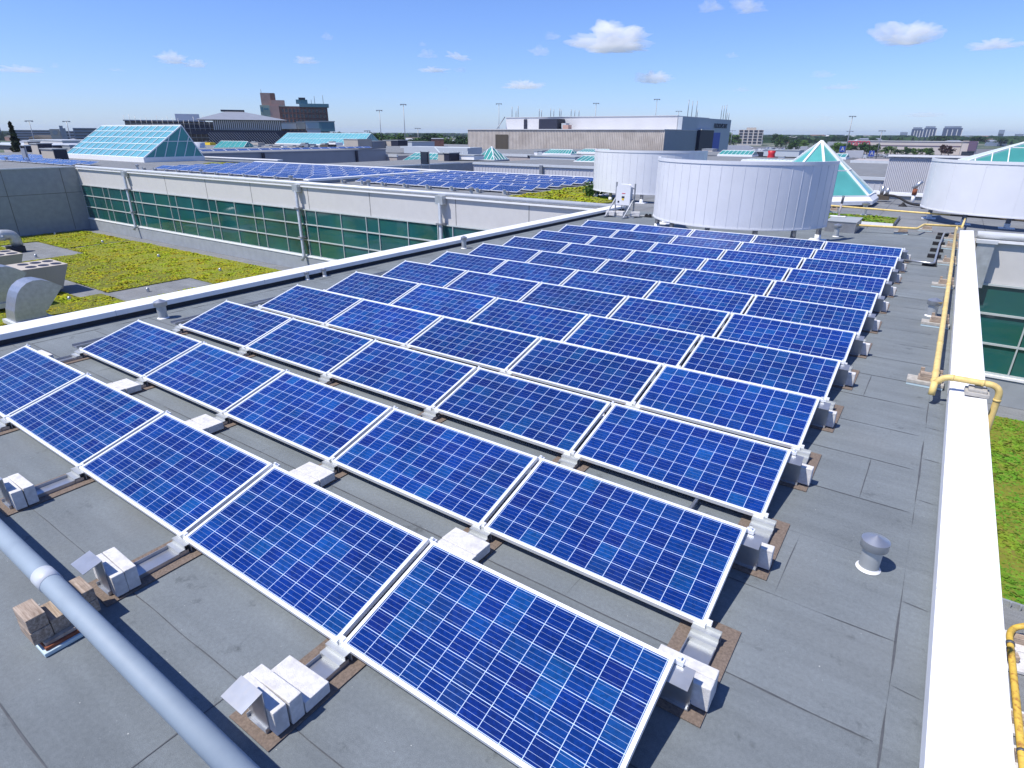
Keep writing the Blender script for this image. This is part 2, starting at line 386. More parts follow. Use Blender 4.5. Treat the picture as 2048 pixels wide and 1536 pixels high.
def text_mesh(name, body, size, mname, parent, loc, rot, ext=.02, bold=0.0, sx=1.0):
    cu = bpy.data.curves.new(name, 'FONT'); cu.body = body; cu.size = size; cu.extrude = ext; cu.offset = bold; cu.align_x = 'CENTER'; cu.align_y = 'CENTER'
    t = bpy.data.objects.new(name+'_curve', cu); COL.objects.link(t); bpy.context.view_layer.update()
    me = bpy.data.meshes.new_from_object(t.evaluated_get(bpy.context.evaluated_depsgraph_get()))
    bpy.data.objects.remove(t); bpy.data.curves.remove(cu)
    me.materials.clear(); me.materials.append(MATS[mname]); o = bpy.data.objects.new(name, me); COL.objects.link(o)
    o.parent = parent; o.location = loc; o.rotation_euler = rot; o.scale = (sx, 1, 1); return o

exec_parts = []
# ================================================================== GROUND
g = MB(); g.quad([(-9000, -2500, -11.5), (9000, -2500, -11.5), (9000, 14000, -11.5), (-9000, 14000, -11.5)]); tag(g.build('ground', 'plain'), kind='structure')
g = MB()
a = [ond(930, 330), ond(2300, 330), ond(2300, 1010), ond(930, 1010)]
g.quad([(p[0], p[1], -11.46) for p in a]); tag(g.build('parking_lot', 'asphalt'), kind='structure')
g = MB(); g.box(-132, -30, -11.5, 70, 150, -6.0); tag(g.build('courtyard_roof', 'membrane_far'), kind='structure')

# ================================================================== NEAR WING (the deck we stand on)
XL, XR = -12.1, 1.66
wing = thing('mall_wing', (0, 0, 0), 'flat grey roofed wing in the foreground carrying the nearest solar array between two white parapets', 'building')
d = MB(); a = [(sk(XL, -5), -5), (sk(XR, -5), -5), (sk(XR, 25.497), 25.497), (sk(XL, 25.497), 25.497)]
d.hexa([(p[0], p[1], -5.99) for p in a], [(p[0], p[1], -.30) for p in a], 0)
d.build('wall', 'stucco', wing)
# roof sheet: membrane with laps, torched seams and side flashing strips
d = MB(); d.hexa([(p[0], p[1], -.297) for p in a], [(p[0], p[1], 0) for p in a], 0)
def ribbon(mb, pts, w, z=.004, mi=1, jit=.4):
    # wavy dark bead of bitumen along a lap
    out = []
    for i in range(len(pts)-1):
        p, q = Vector(pts[i]), Vector(pts[i+1]); n = max(2, int((q-p).length/.12))
        for k in range(n+(i == len(pts)-2)): out.append(p.lerp(q, k/n))
    prev = None; N_ = len(out)
    for i, p in enumerate(out):
        dd = (out[min(i+1, N_-1)]-out[max(i-1, 0)]).normalized(); nn = Vector((-dd.y, dd.x))
        wv = w*(1+jit*noise.noise((p.x*3, p.y*3, 1))*2); off = nn*noise.noise((p.x*2.1, p.y*2.1, 5))*.006
        if noise.noise((p.x*1.3, p.y*1.3, 9)) > (.3 if jit < .9 else -.08): wv *= .2
        if i in (0, N_-1): wv *= .1
        c = ((p.x+off.x+nn.x*wv, p.y+off.y+nn.y*wv, z), (p.x+off.x-nn.x*wv, p.y+off.y-nn.y*wv, z))
        if prev: mb.quad([prev[0], prev[1], c[1], c[0]], mi)
        prev = c
R2 = random.Random(3)
xs_l = -11.55; xs_r = 1.10
for k in range(-3, 27):
    y = -.52+.963*k; x1 = sk(xs_r+R2.uniform(-.03, .02), y)
    ribbon(d, [(sk(xs_l, y), y), (sk(-4, y), y+R2.uniform(-.01, .01)), (x1, y)], R2.uniform(.0035, .0065))
    for x in (([R2.uniform(-9.5, -1)] if R2.random() < .5 else []) + ([{3: .30, 5: .68, 8: .40, 2: -1.05, 1: -6.1}.get(k)] if k in (3, 5, 8, 2, 1) else [])):
        ribbon(d, [(x, y+.01), (x+.012, y+.955)], .004)
ribbon(d, [(sk(1.115, y), y) for y in np.arange(-3, 25.2, .9)], .0040, jit=.92)
ribbon(d, [(sk(xs_l, y), y) for y in np.arange(-3, 25.2, .9)], .0055, jit=.8)
for y in (.6, 1.93, 2.87, 3.48, 4.6, 5.6, 6.55, 7.5, 9.1, 10.2, 12, 14, 16.3, 18.9, 21.5): ribbon(d, [(sk(1.115, y), y), (sk(1.30, y), y-.02)], .006)
for y in (1.2, 4.1, 6.9, 9.9, 13.1, 17.0, 21.0): ribbon(d, [(sk(xs_l, y), y), (sk(-11.85, y), y)], .006)
d.build('roof', ['membrane', 'tar'], wing)
# parapets: low upstand with a bright sheet-metal coping, drip edge on the deck side, standing joints
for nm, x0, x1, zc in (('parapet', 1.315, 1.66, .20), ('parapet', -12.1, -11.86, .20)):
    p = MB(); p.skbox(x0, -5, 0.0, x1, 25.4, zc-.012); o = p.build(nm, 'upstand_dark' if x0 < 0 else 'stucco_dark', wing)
    c = MB(); xi0, xi1 = (x0-.012, x1+.03) if x0 > 0 else (x0-.10, x1+.035)
    dz = .015
    for y0, y1 in ((-5, -.6), (-.595, 2.9), (2.905, 6.1), (6.105, 9.3), (9.305, 12.5), (12.505, 15.7), (15.705, 18.9), (18.905, 22.1), (22.105, 25.45)):
        aa = [(sk(xi0, y0), y0), (sk(xi1, y0), y0), (sk(xi1, y1), y1), (sk(xi0, y1), y1)]
        inner_low = x0 > 0
        tz = [zc+(0 if inner_low else .03)]*4
        tz = [zc, zc+.03, zc+.03, zc] if inner_low else [zc+.04, zc, zc, zc+.04]
        c.hexa([(q[0], q[1], zc-.010) for q in aa], [(q[0], q[1], t) for q, t in zip(aa, tz)], 0)
        xi = xi1 if not inner_low else xi0
        lo = zc-(.10 if not inner_low else .13)
        if inner_low: c.skbox(xi-.006, y0, lo, xi+.006, y1, zc-.004, 0)
        else: c.skbox(xi-.006, y0, lo, xi+.006, y1, zc-.004, 0)
        xo = xi0 if not inner_low else xi1
        c.skbox(xo-.006, y0, zc-.16, xo+.006, y1, zc-.004, 0)
        if y1 < 25: c.skbox(xi0-.004, y1-.012, zc-.005, xi1+.004, y1+.018, zc+.012 if inner_low else zc+.006, 1)
    c.build('coping', ['white_cap', 'white_paint'], o)

# ================================================================== REAR WING (Y 25.5 .. 41)
rear = thing('mall_wing', (0, 0, 0), 'wide flat roofed wing across the middle with cream walls above green glazing', 'building')
d = MB(); d.box(-130, 25.5, -5.99, 60, 41, -.02); d.build('wall', 'stucco', rear)
d = MB(); d.box(-129.9, 25.497, -.018, 59.9, 40.9, 0)
for k in range(-40, 15, 1):
    x = k*1.9+.4
    d.quad([(x, 25.6, .004), (x+.02, 25.6, .004), (x+.02, 40.8, .004), (x, 40.8, .004)], 1)
d.build('roof', ['membrane_far', 'tar'], rear)
# left wing closing the courtyard
lw = thing('mall_wing', (0, 0, 0), 'shaded plain grey wall panels closing the far left end of the green courtyard', 'building')
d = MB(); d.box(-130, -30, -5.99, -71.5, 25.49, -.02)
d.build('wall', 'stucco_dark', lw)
d = MB(); d.box(-129.9, -29.9, -.018, -71.6, 25.48, 0); d.build('roof', 'membrane_far', lw)
d = MB()
for y in (24.0, 19.2, 14.2, 9.2, 4.2): d.box(-71.499, y, -5.9, -71.488, y+.05, -.05)
d.box(-71.499, -20, -2.35, -71.487, 25.4, -2.30)
d.build('panel_joint', 'joint', lw)
d = MB(); d.box(-71.75, -29, 0, -71.42, 25.3, .12); d.build('coping', 'cap_lead', lw)

def gutter(x0, x1, par, y=25.5):
    # rounded metal gutter edge above a thin white fascia line
    mb = MB(); mb.tube([(x0, y-.02, .10), (x1, y-.02, .10)], .13, 10); mb.box(x0, y+.06, .004, x1, y+.42, .16); mb.build('gutter', 'cap_lead', par)
    mb = MB(); mb.box(x0, y-.14, -.13, x1, y-.003, -.035); mb.build('fascia', 'white_paint', par)
gutter(-71.3, -11.6, rear); gutter(2.0, 20, rear)
def window_band(x0, x1, zs, xm, par, y=25.5, base=-5.99):
    gl = MB(); gl.box(x0, y-.03, zs[-1], x1, y-.004, zs[0]); w = gl.build('window', 'glass_green', par)
    fr = MB()
    for z in zs: fr.box(x0, y-.10, z-.035, x1, y-.033, z+.035)
    for x in xm: fr.box(x-.024, y-.095, zs[-1], x+.024, y-.034, zs[0])
    fr.build('frame', 'mullion', w)
    b = MB(); b.box(x0, y-.16, base, x1, y-.005, zs[-1]-.12); b.build('wall_base', 'stucco_dark', par)
    s_ = MB(); s_.box(x0, y-.20, zs[-1]-.119, x1, y-.005, zs[-1]-.037); s_.build('sill', 'white_paint', par)
xm = []
for k in range(9):
    b_ = -22.4-6.15*k; xm += [b_, b_-1.15, b_-3.6]
xm += [-20.0, -17.5, -16.3, -13.9]
window_band(-71.3, -12.2, (-1.64, -2.65, -3.75, -4.85), [x for x in xm if x > -71], rear)
window_band(1.9, 20, (-1.60, -2.65, -3.75, -4.85), [4.15, 5.3, 7.7, 10.2, 11.4, 13.8, 16.3], rear)
jt = MB()
for x in (-60.9, -54.5, -48.2, -42.1, -35.42, -29.3, -23.4, -22.2, -17.17): jt.box(x, 25.488, -1.6, x+.035, 25.499, -.14)
for x in (8.2,): jt.box(x, 25.488, -1.55, x+.03, 25.499, -.14)
jt.build('wall_joint', 'joint', rear)
LEADS = [(-61.0, 'leftmost galvanised downpipe on the cream wall, near the shaded grey corner'), (-36.25, 'middle galvanised downpipe on the cream wall over green glazing'), (-23.1, 'galvanised downpipe nearest the parapet on the cream wall')]
for i, (x, lb) in enumerate(LEADS):
    t = thing('downpipe', (x, 25.3, -6), lb, 'pipe', 'downpipes on the cream wall')
    m = MB(); m.tube([(0, .02, 5.75), (0, -.12, 5.6), (0, -.12, 1.15), (0, -.35, .82)], .12, 10); m.build('pipe', 'galv_dull', t)
    m = MB(); m.box(-.28, -.22, 5.55, .28, .12, 6.02); m.build('hopper_head', 'galv_dull', t)
    m = MB(); m.box(-.22, -.30, 4.4, .22, .1, 4.5); m.box(-.22, -.30, 2.4, .22, .1, 2.5); m.build('bracket', 'steel_grey', t)
# short side flashing of the right wall beside the parapet end
t = thing('downpipe', (2.35, 25.32, -6), 'grey sheet metal rain leader box just right of the white parapet end', 'pipe')
m = MB(); m.box(-.28, -.2, 4.3, .22, .15, 5.86); m.build('leader_box', 'galv_dull', t)
m = MB(); m.box(-.34, -.26, 5.86, .28, .15, 5.97); m.build('hopper_rim', 'cap_lead', t)

# middle parapet on the rear roof and far coping
t = thing('roof_parapet', (-35.9, 25.9, 0), 'long white topped parapet dividing the two far solar arrays', 'parapet')
m = MB(); m.box(-.2, 0, 0, .2, 14.9, .27); m.build('upstand', 'stucco_dark', t)
m = MB(); m.box(-.27, -.05, .27, .27, 15.0, .34); m.box(.262, -.05, .2, .272, 15.0, .272); m.build('coping', 'white_cap', t)
t = thing('roof_parapet', (-30, 40.6, 0), 'white coping along the far edge of the middle roof behind the arrays', 'parapet')
m = MB(); m.box(-34, 0, 0, 27.5, .35, .22); m.build('upstand', 'stucco_dark', t)
m = MB(); m.box(-34.1, -.06, .22, 27.5, .42, .32); m.build('coping', 'white_cap', t)
t = thing('roof_parapet', (10, 39.6, 0), 'white double coping between the round screens and the courtyard wall behind them', 'parapet')
m = MB(); m.box(-12.4, 0, 0, 2.8, .35, .2); m.build('upstand', 'stucco_dark', t)
m = MB(); m.box(-12.5, -.1, .2, 2.8, .1, .3); m.box(-12.5, .18, .26, 2.8, .42, .36); m.build('coping', 'white_cap', t)

# ================================================================== SEDUM
def sedum(name, label, rects, z, dens, mname, size=.11, hole=None):
    mb = MB()
    for (x0, y0, x1, y1) in rects: mb.box(x0, y0, z+.002, x1, y1, z+.055, 1)
    P = []
    for (x0, y0, x1, y1) in rects:
        n = int((x1-x0)*(y1-y0)*dens); p = np.c_[RNG.uniform(x0, x1, n), RNG.uniform(y0, y1, n)]; P.append(p)
    P = np.concatenate(P)
    for (x, y) in P:
        nz = noise.noise((x*.9, y*.9, 3)); s_ = size*(1+.6*nz)*random.uniform(.6, 1.4)
        if nz < -.5 and random.random() < .4: continue
        zz = z+.04+max(0, nz)*size*.5
        for k in range(2):
            a = random.uniform(0, 6.283); t = random.uniform(-.2, .8); dx, dy = math.cos(a)*s_, math.sin(a)*s_
            ox, oy = random.uniform(-s_, s_)*.5, random.uniform(-s_, s_)*.5; h = s_*random.uniform(.12, .5)
            mb.quad([(x+ox-dx*.5-dy*.4, y+oy-dy*.5+dx*.4, zz), (x+ox+dx*.5-dy*.4, y+oy+dy*.5+dx*.4, zz+h*t), (x+ox+dx*.5+dy*.4, y+oy+dy*.5-dx*.4, zz+h), (x+ox-dx*.5+dy*.4, y+oy-dy*.5-dx*.4, zz+h*.5)])
    return tag(mb.build(name, [mname, 'sedum_soil']), label, 'ground cover', kind='stuff')
LS = [(-70.6, 19.6, -60.4, 24.2), (-70.6, 6, -66.5, 19.59), (-60.0, 18.9, -41.0, 24.2), (-60.0, 20, -60.0+.01, 20.01),
      (-56.6, 13.9, -41.0, 18.89), (-40.99, 19.1, -30, 24.2), (-66.49, 6, -61.3, 16.0), (-61.29, 6, -47.5, 13.6), (-40.99, 6, -34, 13.5), (-47.49, 6, -41, 12.3), (-37.8, 13.51, -30, 19.09), (-66.49, 18.9, -60.5, 19.59)]
sedum('sedum', 'yellow green sedum carpet on the sunken courtyard roof at the left', LS, -6.0, 115, 'sedum_yellow', .085)
sedum('sedum', 'bright green sedum carpet on the sunken roof right of the white parapet', [(2.2, 12.62, 9, 24.0)], -6.0, 330, 'sedum_green', .08)
sedum('sedum', 'sedum strip beside the far solar array and the round screen', [(-19.6, 26.8, -16.4, 39.5), (-16.39, 26.8, -13.6, 30.2)], 0, 90, 'sedum_yellow', .09)
sedum('sedum', 'small rectangular sedum bed behind the yellow pipe near the glass pyramid', [(-4.4, 26.9, -.72, 29.6)], 0, 260, 'sedum_green', .07)
sedum('sedum', 'narrow sedum strip behind the far left solar array beside the big skylight', [(-69.5, 37.6, -62.5, 40.0)], 0, 60, 'sedum_yellow', .1)
t = thing('planter_edging', (-.66, 28.2, 0), 'dark edging board at the right end of the small sedum bed', 'edging'); m = MB(); m.box(-.03, -1.35, 0, .03, 1.4, .12); m.build('board', 'dark_steel', t)
m = MB(); m.box(-3.7, -1.36, 0, -.04, -1.31, .10); m.build('slotted_strip', 'white_cap', t)
t = thing('planter_edging', (2.2, 12.5, -6), 'slotted metal edging strip along the near side of the green sedum carpet', 'edging')
m = MB(); m.box(0, 0, .004, 7, .06, .11)
for k in range(40): m.box(.1+k*.17, -.06, .004, .13+k*.17, -.002, .13)
m.build('strip', ['galv_dull'], t)
t = thing('walkway_pad', (-60.2, 19.6, -6), 'narrow grey membrane path crossing the sedum carpet', 'path'); m = MB(); m.box(-.15, 0, .004, .15, 4.6, .03); m.build('pad', 'membrane_far', t)

# ================================================================== SOLAR PANELS
TILT = .268; PW = .992; PL = 1.978; Z0 = .13; PITCH = 1.6022; SP = 2.0267
ct, st_ = math.cos(TILT), math.sin(TILT)
def pt(u, v, w=0.): return (u, v*ct-w*st_, Z0+v*st_+w*ct)
def slab(mb, u0, v0, u1, v1, w0, w1, mi=0, uv=False):
    bot = [pt(u0, v0, w0), pt(u1, v0, w0), pt(u1, v1, w0), pt(u0, v1, w0)]; top = [pt(u0, v0, w1), pt(u1, v0, w1), pt(u1, v1, w1), pt(u0, v1, w1)]
    mb.hexa(bot, top, mi)
H = PL/2; FW = .027
def panel_proto(label):
    t = thing('solar_panel', (0, 0, 0), label, 'solar panel', 'solar panels of the nearest array')
    f = MB()
    slab(f, -H, 0, H, FW, -.042, 0); slab(f, -H, PW-FW, H, PW, -.042, 0); slab(f, -H, FW, -H+FW, PW-FW, -.042, 0); slab(f, H-FW, FW, H, PW-FW, -.042, 0)
    f.build('frame', 'alu', t)
    g = MB(); m_ = .008
    u0, u1, v0, v1 = -H+FW, H-FW, FW, PW-FW
    g.quad([pt(u0, v0, -.006), pt(u1, v0, -.006), pt(u1, v1, -.006), pt(u0, v1, -.006)], 0, [(-.004, -.008), (1.004, -.008), (1.004, 1.008), (-.004, 1.008)])
    g.quad([pt(u0, v1, -.016), pt(u1, v1, -.016), pt(u1, v0, -.016), pt(u0, v0, -.016)], 1)
    g.build('cell_glass', ['pv_cells', 'white_paint'], t)
    return t
first = None
def rowname(r, n): return {0: 'front', n-1: 'rearmost'}.get(r, ORD[r+1])
for r in range(12):
    for s_ in range(5):
        y = r*PITCH; x = -(s_+.5)*SP+.001+r*.0107
        pos = {0: 'rightmost', 4: 'leftmost'}.get(s_, ORD[s_+1]+' from the right')
        lb = '%s solar panel in the %s row of the nearest array' % (pos, rowname(r, 12))
        if first is None: first = panel_proto(lb); remember(first); first.location = (x, y, 0)
        else: dup(first, (x+random.uniform(-.004, .004), y+random.uniform(-.004, .004), random.uniform(-.002, .003)), lb, rz=random.uniform(-.0012, .0012))
# far arrays: one mesh per panel, shared
f = MB(); slab(f, -H, 0, H, PW, -.04, -.004, 1)
u0, u1, v0, v1 = -H+.035, H-.035, .035, PW-.035
f.quad([pt(u0, v0, .001), pt(u1, v0, .001), pt(u1, v1, .001), pt(u0, v1, .001)], 0, [(0, 0), (1, 0), (1, 1), (0, 1)])
farp = f.build('solar_panel', ['pv_cells_far', 'alu']); usedp = [False]
def fpanel(x, y, z, lb, grp, rz=0):
    o = farp
    if usedp[0]: o = farp.copy(); COL.objects.link(o)
    usedp[0] = True; o.location = (x, y, z); o.rotation_euler = (0, 0, rz); tag(o, lb, 'solar panel', grp)
for r in range(7):
    for s_ in range(7):
        fpanel(-20.25-(s_+.5)*2.03, 28.95+r*1.61, 0, '%s panel from right, %s row, far array right of the dividing parapet' % (ORD[s_+1], rowname(r, 7)), 'solar panels right of the dividing parapet')
for r in range(7):
    for s_ in range(12):
        fpanel(-37.0-(s_+.5)*2.03, 28.1+r*1.61, 0, '%s panel from right, %s row, far array left of the dividing parapet' % (ORD[s_+1], rowname(r, 7)), 'solar panels left of the dividing parapet')
for r in range(2):
    for s_ in range(9):
        fpanel(-73.5-(s_+.5)*2.25, 25.9+r*1.75, 0, '%s panel from right, %s row, small array before the big skylight' % (ORD[s_+1], ('front', 'rear')[r]), 'solar panels before the big skylight')
for r in range(4):
    for s_ in range(6):
        fpanel(-92.5-(s_+.5)*2.05, 26.6+r*1.7, 0, '%s panel from right, %s row, array beside the tan roof boxes' % (ORD[s_+1], rowname(r, 4)), 'solar panels beside the tan roof boxes')

# ---- ballasted rails between the rows
def rail_proto():
    t = thing('ballast_rail', (0, 0, 0), 'x', 'mounting rail', 'ballasted mounting rails of the nearest array')
    m = MB(); m.box(-.2, -.06, .004, .2, .86, .012); m.build('rubber_mat', 'mat_brown', t)
    m = MB(); m.box(-.10, 0, .013, .10, .64, .019); m.box(-.10, 0, .019, -.094, .64, .05); m.box(.094, 0, .019, .10, .64, .05)
    m.build('channel', 'galv', t)
    # tall folded bracket, its cap sloping down to the front
    m = MB(); m.box(-.10, .02, .02, .10, .026, .33)
    m.hexa([(-.105, -.115, .30), (.105, -.115, .30), (.105, .026, .337), (-.105, .026, .337)], [(-.105, -.115, .305), (.105, -.115, .305), (.105, .026, .342), (-.105, .026, .342)])
    m.build('tall_bracket', 'galv', t)
    # low stepped bracket under the next row's front edge
    m = MB(); m.box(-.10, .560, .019, .10, .566, .062); m.box(-.10, .566, .056, .10, .610, .062); m.box(-.10, .610, .050, .10, .616, .096); m.box(-.10, .616, .090, .10, .660, .096); m.box(-.105, .660, .019, .105, .666, .122)
    m.build('low_bracket', 'galv_dull', t)
    m = MB(); m.box(-.03, .005, .342, .03, .05, .375); m.box(-.012, .012, .375, .012, .03, .40); m.box(-.025, .667, .119, .025, .70, .150)
    m.build('panel_clamp', 'alu', t)
    return t
rail = rail_proto(); remember(rail); firstR = True; SPARE = []
blkA = MB(); blkA.box(-.195, -.045, 0, .195, .045, .19); bm1 = None
def block(kind, x, y, z, lb, tilt=0, j=1, flip=0):
    m = MB()
    global BE, BF
    o = (BE if kind == 'e' else BF)
    if o.get('used'): o = o.copy(); COL.objects.link(o)
    (BE if kind == 'e' else BF)['used'] = 1
    o.location = (x+j*random.uniform(-.012, .012), y, z); o.rotation_euler = (tilt, 0, j*random.uniform(-.03, .03)); tag(o, lb, 'concrete block', 'concrete ballast blocks of the nearest array')
m = MB(); m.box(-.195, -.045, 0, .195, .045, .19); BE = m.build('ballast_block', 'conc_block', None, bevel=.006)
m = MB(); m.box(-.195, -.095, 0, .195, .095, .09); BF = m.build('ballast_block', 'conc_block', None, bevel=.006)
seamname = ['right end', 'first seam from right', 'second seam from right', 'third seam from right', 'fourth seam from right', 'left end']
CONF = {(-1, 0): '', (-1, 1): 'eef', (-1, 2): 'ee', (-1, 3): 'ee', (-1, 4): 'ee', (-1, 5): '',
        (0, 0): 'ee', (0, 1): 'eff', (0, 2): 'eff', (0, 3): 'eff', (0, 4): 'eff', (0, 5): 'ee',
        (1, 0): 'e', (1, 1): 'f', (1, 2): '', (1, 3): '', (1, 4): 'f', (1, 5): 'e',
        (2, 0): 'e', (2, 1): 'f', (2, 5): 'e'}
for r in range(-1, 12):
    for s_ in range(6):
        y = r*PITCH+.956; x = -s_*SP+max(r, 0)*.0107
        if r == -1 and s_ == 0: continue
        where = 'before the front row' if r < 0 else ('behind the rearmost row' if r == 11 else 'behind the %s row' % rowname(r, 12))
        lb = 'aluminium rail %s, %s' % (where, seamname[s_])
        if firstR: rail.location = (x, y, 0); rail['label'] = lb; firstR = False
        else: nr = dup(rail, (x, y, 0), lb, rz=random.uniform(-.006, .006))
        if r == -1:   # nothing is clamped to the spare bracket before the front row
            for c_ in [c_ for c_ in bpy.data.objects if c_.parent is (rail if s_ == 1 else nr) and c_.name.startswith('panel_clamp') and c_.data.vertices[0].co.y < .3]: SPARE.append(c_)
        cf = CONF.get((r, s_), 'e' if s_ in (0, 5) else ('f' if random.random() < .35 else ''))
        yy = y+.10 if r >= 0 else y+.075
        ne = 0
        for i, c in enumerate(cf):
            if c == 'e':
                nm = {0: 'standing concrete block', 1: 'second standing concrete block'}[ne]; ne += 1
                block('e', x+(.0 if r >= 0 else -.01), yy, .02, nm+' %s, %s' % (where, seamname[s_]), j=1 if ne else 0); yy += .094
            else:
                nf = cf[:i].lower().count('f'); nm = 'flat concrete block' if nf == 0 else 'second flat concrete block'
                block('f', x, yy+.052, .02, nm+' %s, %s' % (where, seamname[s_]), flip=1)
                if c == 'F': block('f', x+.015, yy+.045, .1105, 'raised '+nm+' %s, %s' % (where, seamname[s_]), flip=1)
                yy += .193
for c_ in SPARE: bpy.data.objects.remove(c_)
# stubs in front of the far arrays
m = MB(); m.box(-.1, -.1, 0, .1, -.09, .3); m.box(-.105, -.22, .28, .105, -.09, .29); m.box(-.1, -.1, 0, .1, .55, .03, 0); sb = m.build('mounting_stub', 'galv_dull')
tag(sb, 'x', 'mounting rail', 'mounting stubs before the far arrays'); m = MB(); m.box(-.19, -.08, 0, .19, .14, .2); c = m.build('ballast_block', 'conc_old', sb); remember(sb)
k = 0
for x0, n, y, nm in ((-20.25, 8, 28.95, 'right of the dividing parapet'), (-37.0, 13, 28.1, 'left of the dividing parapet')):
    for i in range(n):
        lb = '%s grey mounting stub from right, before the array %s' % (ORD[i+1], nm)
        p = (x0-i*2.03-.35, y-.75, 0)
        if k == 0: sb.location = p; sb['label'] = lb
        else: dup(sb, p, lb)
        k += 1
# conduit under panels, cable rail pieces at the left ends
t = thing('conduit', (-.62, 2.6, 0), 'short grey conduit crossing the gap between second and third panel rows', 'pipe'); m = MB(); m.tube([(0, -.3, .06), (0, .8, .06)], .022, 8); m.build('tube', 'galv', t)
for i, (y0, y1) in enumerate(((1.75, 2.75), (3.4, 4.3), (4.9, 5.9), (8.1, 9.1))):
    t = thing('support_rail', (-10.75+.0067*y0, y0, 0), 'spare galvanised rail lying by the left parapet, %s from the front' % ORD[i+1], 'mounting rail', 'galvanised rails by the left parapet')
    m = MB(); m.box(-.09, 0, .004, .09, y1-y0, .012); m.box(-.09, 0, .012, -.08, y1-y0, .045); m.box(.08, 0, .012, .09, y1-y0, .045); m.build('channel', 'galv', t)

# ================================================================== ROOF VENTS
def vent(x, y, z, h, r, lb, capr=None, grp='small galvanised roof vents'):
    capr = capr or r*1.42
    t = thing('roof_vent', (x, y, z), lb, 'roof vent', grp)
    m = MB(); m.lathe([(r*1.27, .004), (r*1.24, .010), (r*1.06, .014), (r*1.02, .03)], n=28); m.build('flashing', 'white_cap', t)
    m = MB(); m.lathe([(r, .0), (r, h)], n=28); m.build('pipe', 'galv_dull', t)
    m = MB(); m.lathe([(capr*.98, h-.02), (capr, h-.018), (capr, h+.05*capr/.1)], n=32); m.lathe([(capr, h+.05*capr/.1), (.001, h+.05*capr/.1+.045*capr/.1)], n=32); m.lathe([(.001, h-.005), (capr*.97, h-.012)], n=32); m.build('cap', 'galv', t)
vent(.875, 3.16, 0, .235, .075, 'conical capped galvanised vent nearest the camera on the open grey membrane', .105)
vent(1.03, 12.5, 0, .26, .09, 'conical capped vent beside the long yellow pipe', .125)
vent(-2.15, 22.6, 0, .34, .09, 'conical capped vent behind the last panels at the foot of the large round screen', .13)
vent(-2.1, 30.3, 0, .45, .10, 'conical capped vent between the sedum bed and the glass pyramid', .16)
vent(-11.28, 3.5, 0, .27, .085, 'galvanised vent against the left parapet behind the second panel row', .12)
vent(-11.36, 12.9, 0, .30, .075, 'galvanised vent halfway along the left parapet', .10)
vent(-11.75, 7.25, 0, .16, .05, 'small stub vent left of its twin under the left parapet', .055)
vent(-11.72, 7.75, 0, .16, .05, 'small stub vent right of its twin under the left parapet', .055)
for i, (x, y) in enumerate(((-21.9, 26.6), (-31.0, 27.1), (-38.6, 26.6), (-51.0, 26.9), (-62.5, 27.2), (-92, 26.2))):
    vent(x, y, 0, .35, .10, 'round topped pale vent in front of the far arrays, %s from the right' % ORD[i+1], .17, 'pale vents before the far arrays')
def drain(x, y, i):
    t = thing('roof_drain', (x, y, -6), 'small shiny roof drain dome in the left courtyard, %s from the left' % ORD[i+1], 'roof drain', 'small shiny drains in the left courtyard')
    m = MB(); m.lathe([(.10, .0), (.10, .18), (.08, .25), (.001, .28)], n=12); m.build('dome', 'galv', t)
for i, (x, y) in enumerate(((-69.7, 21.5), (-60.8, 22.0), (-58.0, 15.9), (-50.1, 21.6), (-41.2, 21.5), (-40.8, 11.7), (-39.3, 15.5))): drain(x, y, i)

# ================================================================== FOREGROUND PIPE
t = thing('roof_pipe', (-4.1, -.935, .31), 'thick blue grey pipe crossing the lower left corner of the roof', 'pipe')
m = MB(); m.tube([(-5, .03, 0), (0, .0, 0), (3.4, -.035, 0)], .072, 36); m.build('pipe', 'grey_pipe', t)
m = MB(); m.tube([(-.08, 0, 0), (.085, 0, 0)], .0755, 36); m.build('collar', 'pipe_collar', t)
t = thing('pipe_support', (-3.88, -1.02, 0), 'stack of weathered timber blocks on blue foam under the grey pipe', 'pipe support')
m = MB(); m.box(-.16, -.15, .004, .20, .17, .035); m.build('foam_pad', 'foam_blue', t, bevel=.004)
m = MB(); m.box(-.14, -.13, .036, .18, .16, .06); m.build('bottom_board', 'wood_red', t)
m = MB(); m.box(-.12, -.12, .061, .16, .15, .085); m.build('upper_board', 'wood', t)
for (y0, y1, zt) in ((-.17, -.05, .30), (.16, .25, .29)):
    m = MB(); m.box(-.10, y0, .086, .13, y1, .19); m.box(-.105, y0+.002, .192, .125, y1-.002, zt); m.build('timber', 'timber', t, bevel=.004)
m = MB(); m.box(-.11, -.045, .086, .12, .155, .205); m.build('saddle', 'timber', t, bevel=.003)

# ================================================================== YELLOW GAS PIPES
def bend(p, q, r_, n=6):
    return p
def pipe_path(pts, rb=.12, n=7):
    out = [Vector(pts[0])]
    for i in range(1, len(pts)-1):
        a, b_, c_ = Vector(pts[i-1]), Vector(pts[i]), Vector(pts[i+1]); d1 = (a-b_).normalized(); d2 = (c_-b_).normalized()
        r_ = min(rb, (a-b_).length*.45, (c_-b_).length*.45); s0 = b_+d1*r_; s1 = b_+d2*r_
        for k in range(n+1):
            u = k/n; out.append(s0.lerp(b_, u).lerp(b_.lerp(s1, u), u))
    out.append(Vector(pts[-1])); return out
t = thing('gas_pipe', (1.16, 7.45, .27), 'long straight yellow gas pipe running beside the white parapet', 'pipe')
m = MB(); m.tube(pipe_path([(0, -.06, -.13), (0, -.03, 0), (.10, 9, 0), (.17, 17.6, 0)], .09), .041, 20); m.build('pipe', 'yellow_pipe', t)
m = MB()
for y in (.5, 2.1, 4.6, 7.2, 10.2): m.tube([(.011*y, y, 0), (.011*y, y+.03, 0)], .045, 20)
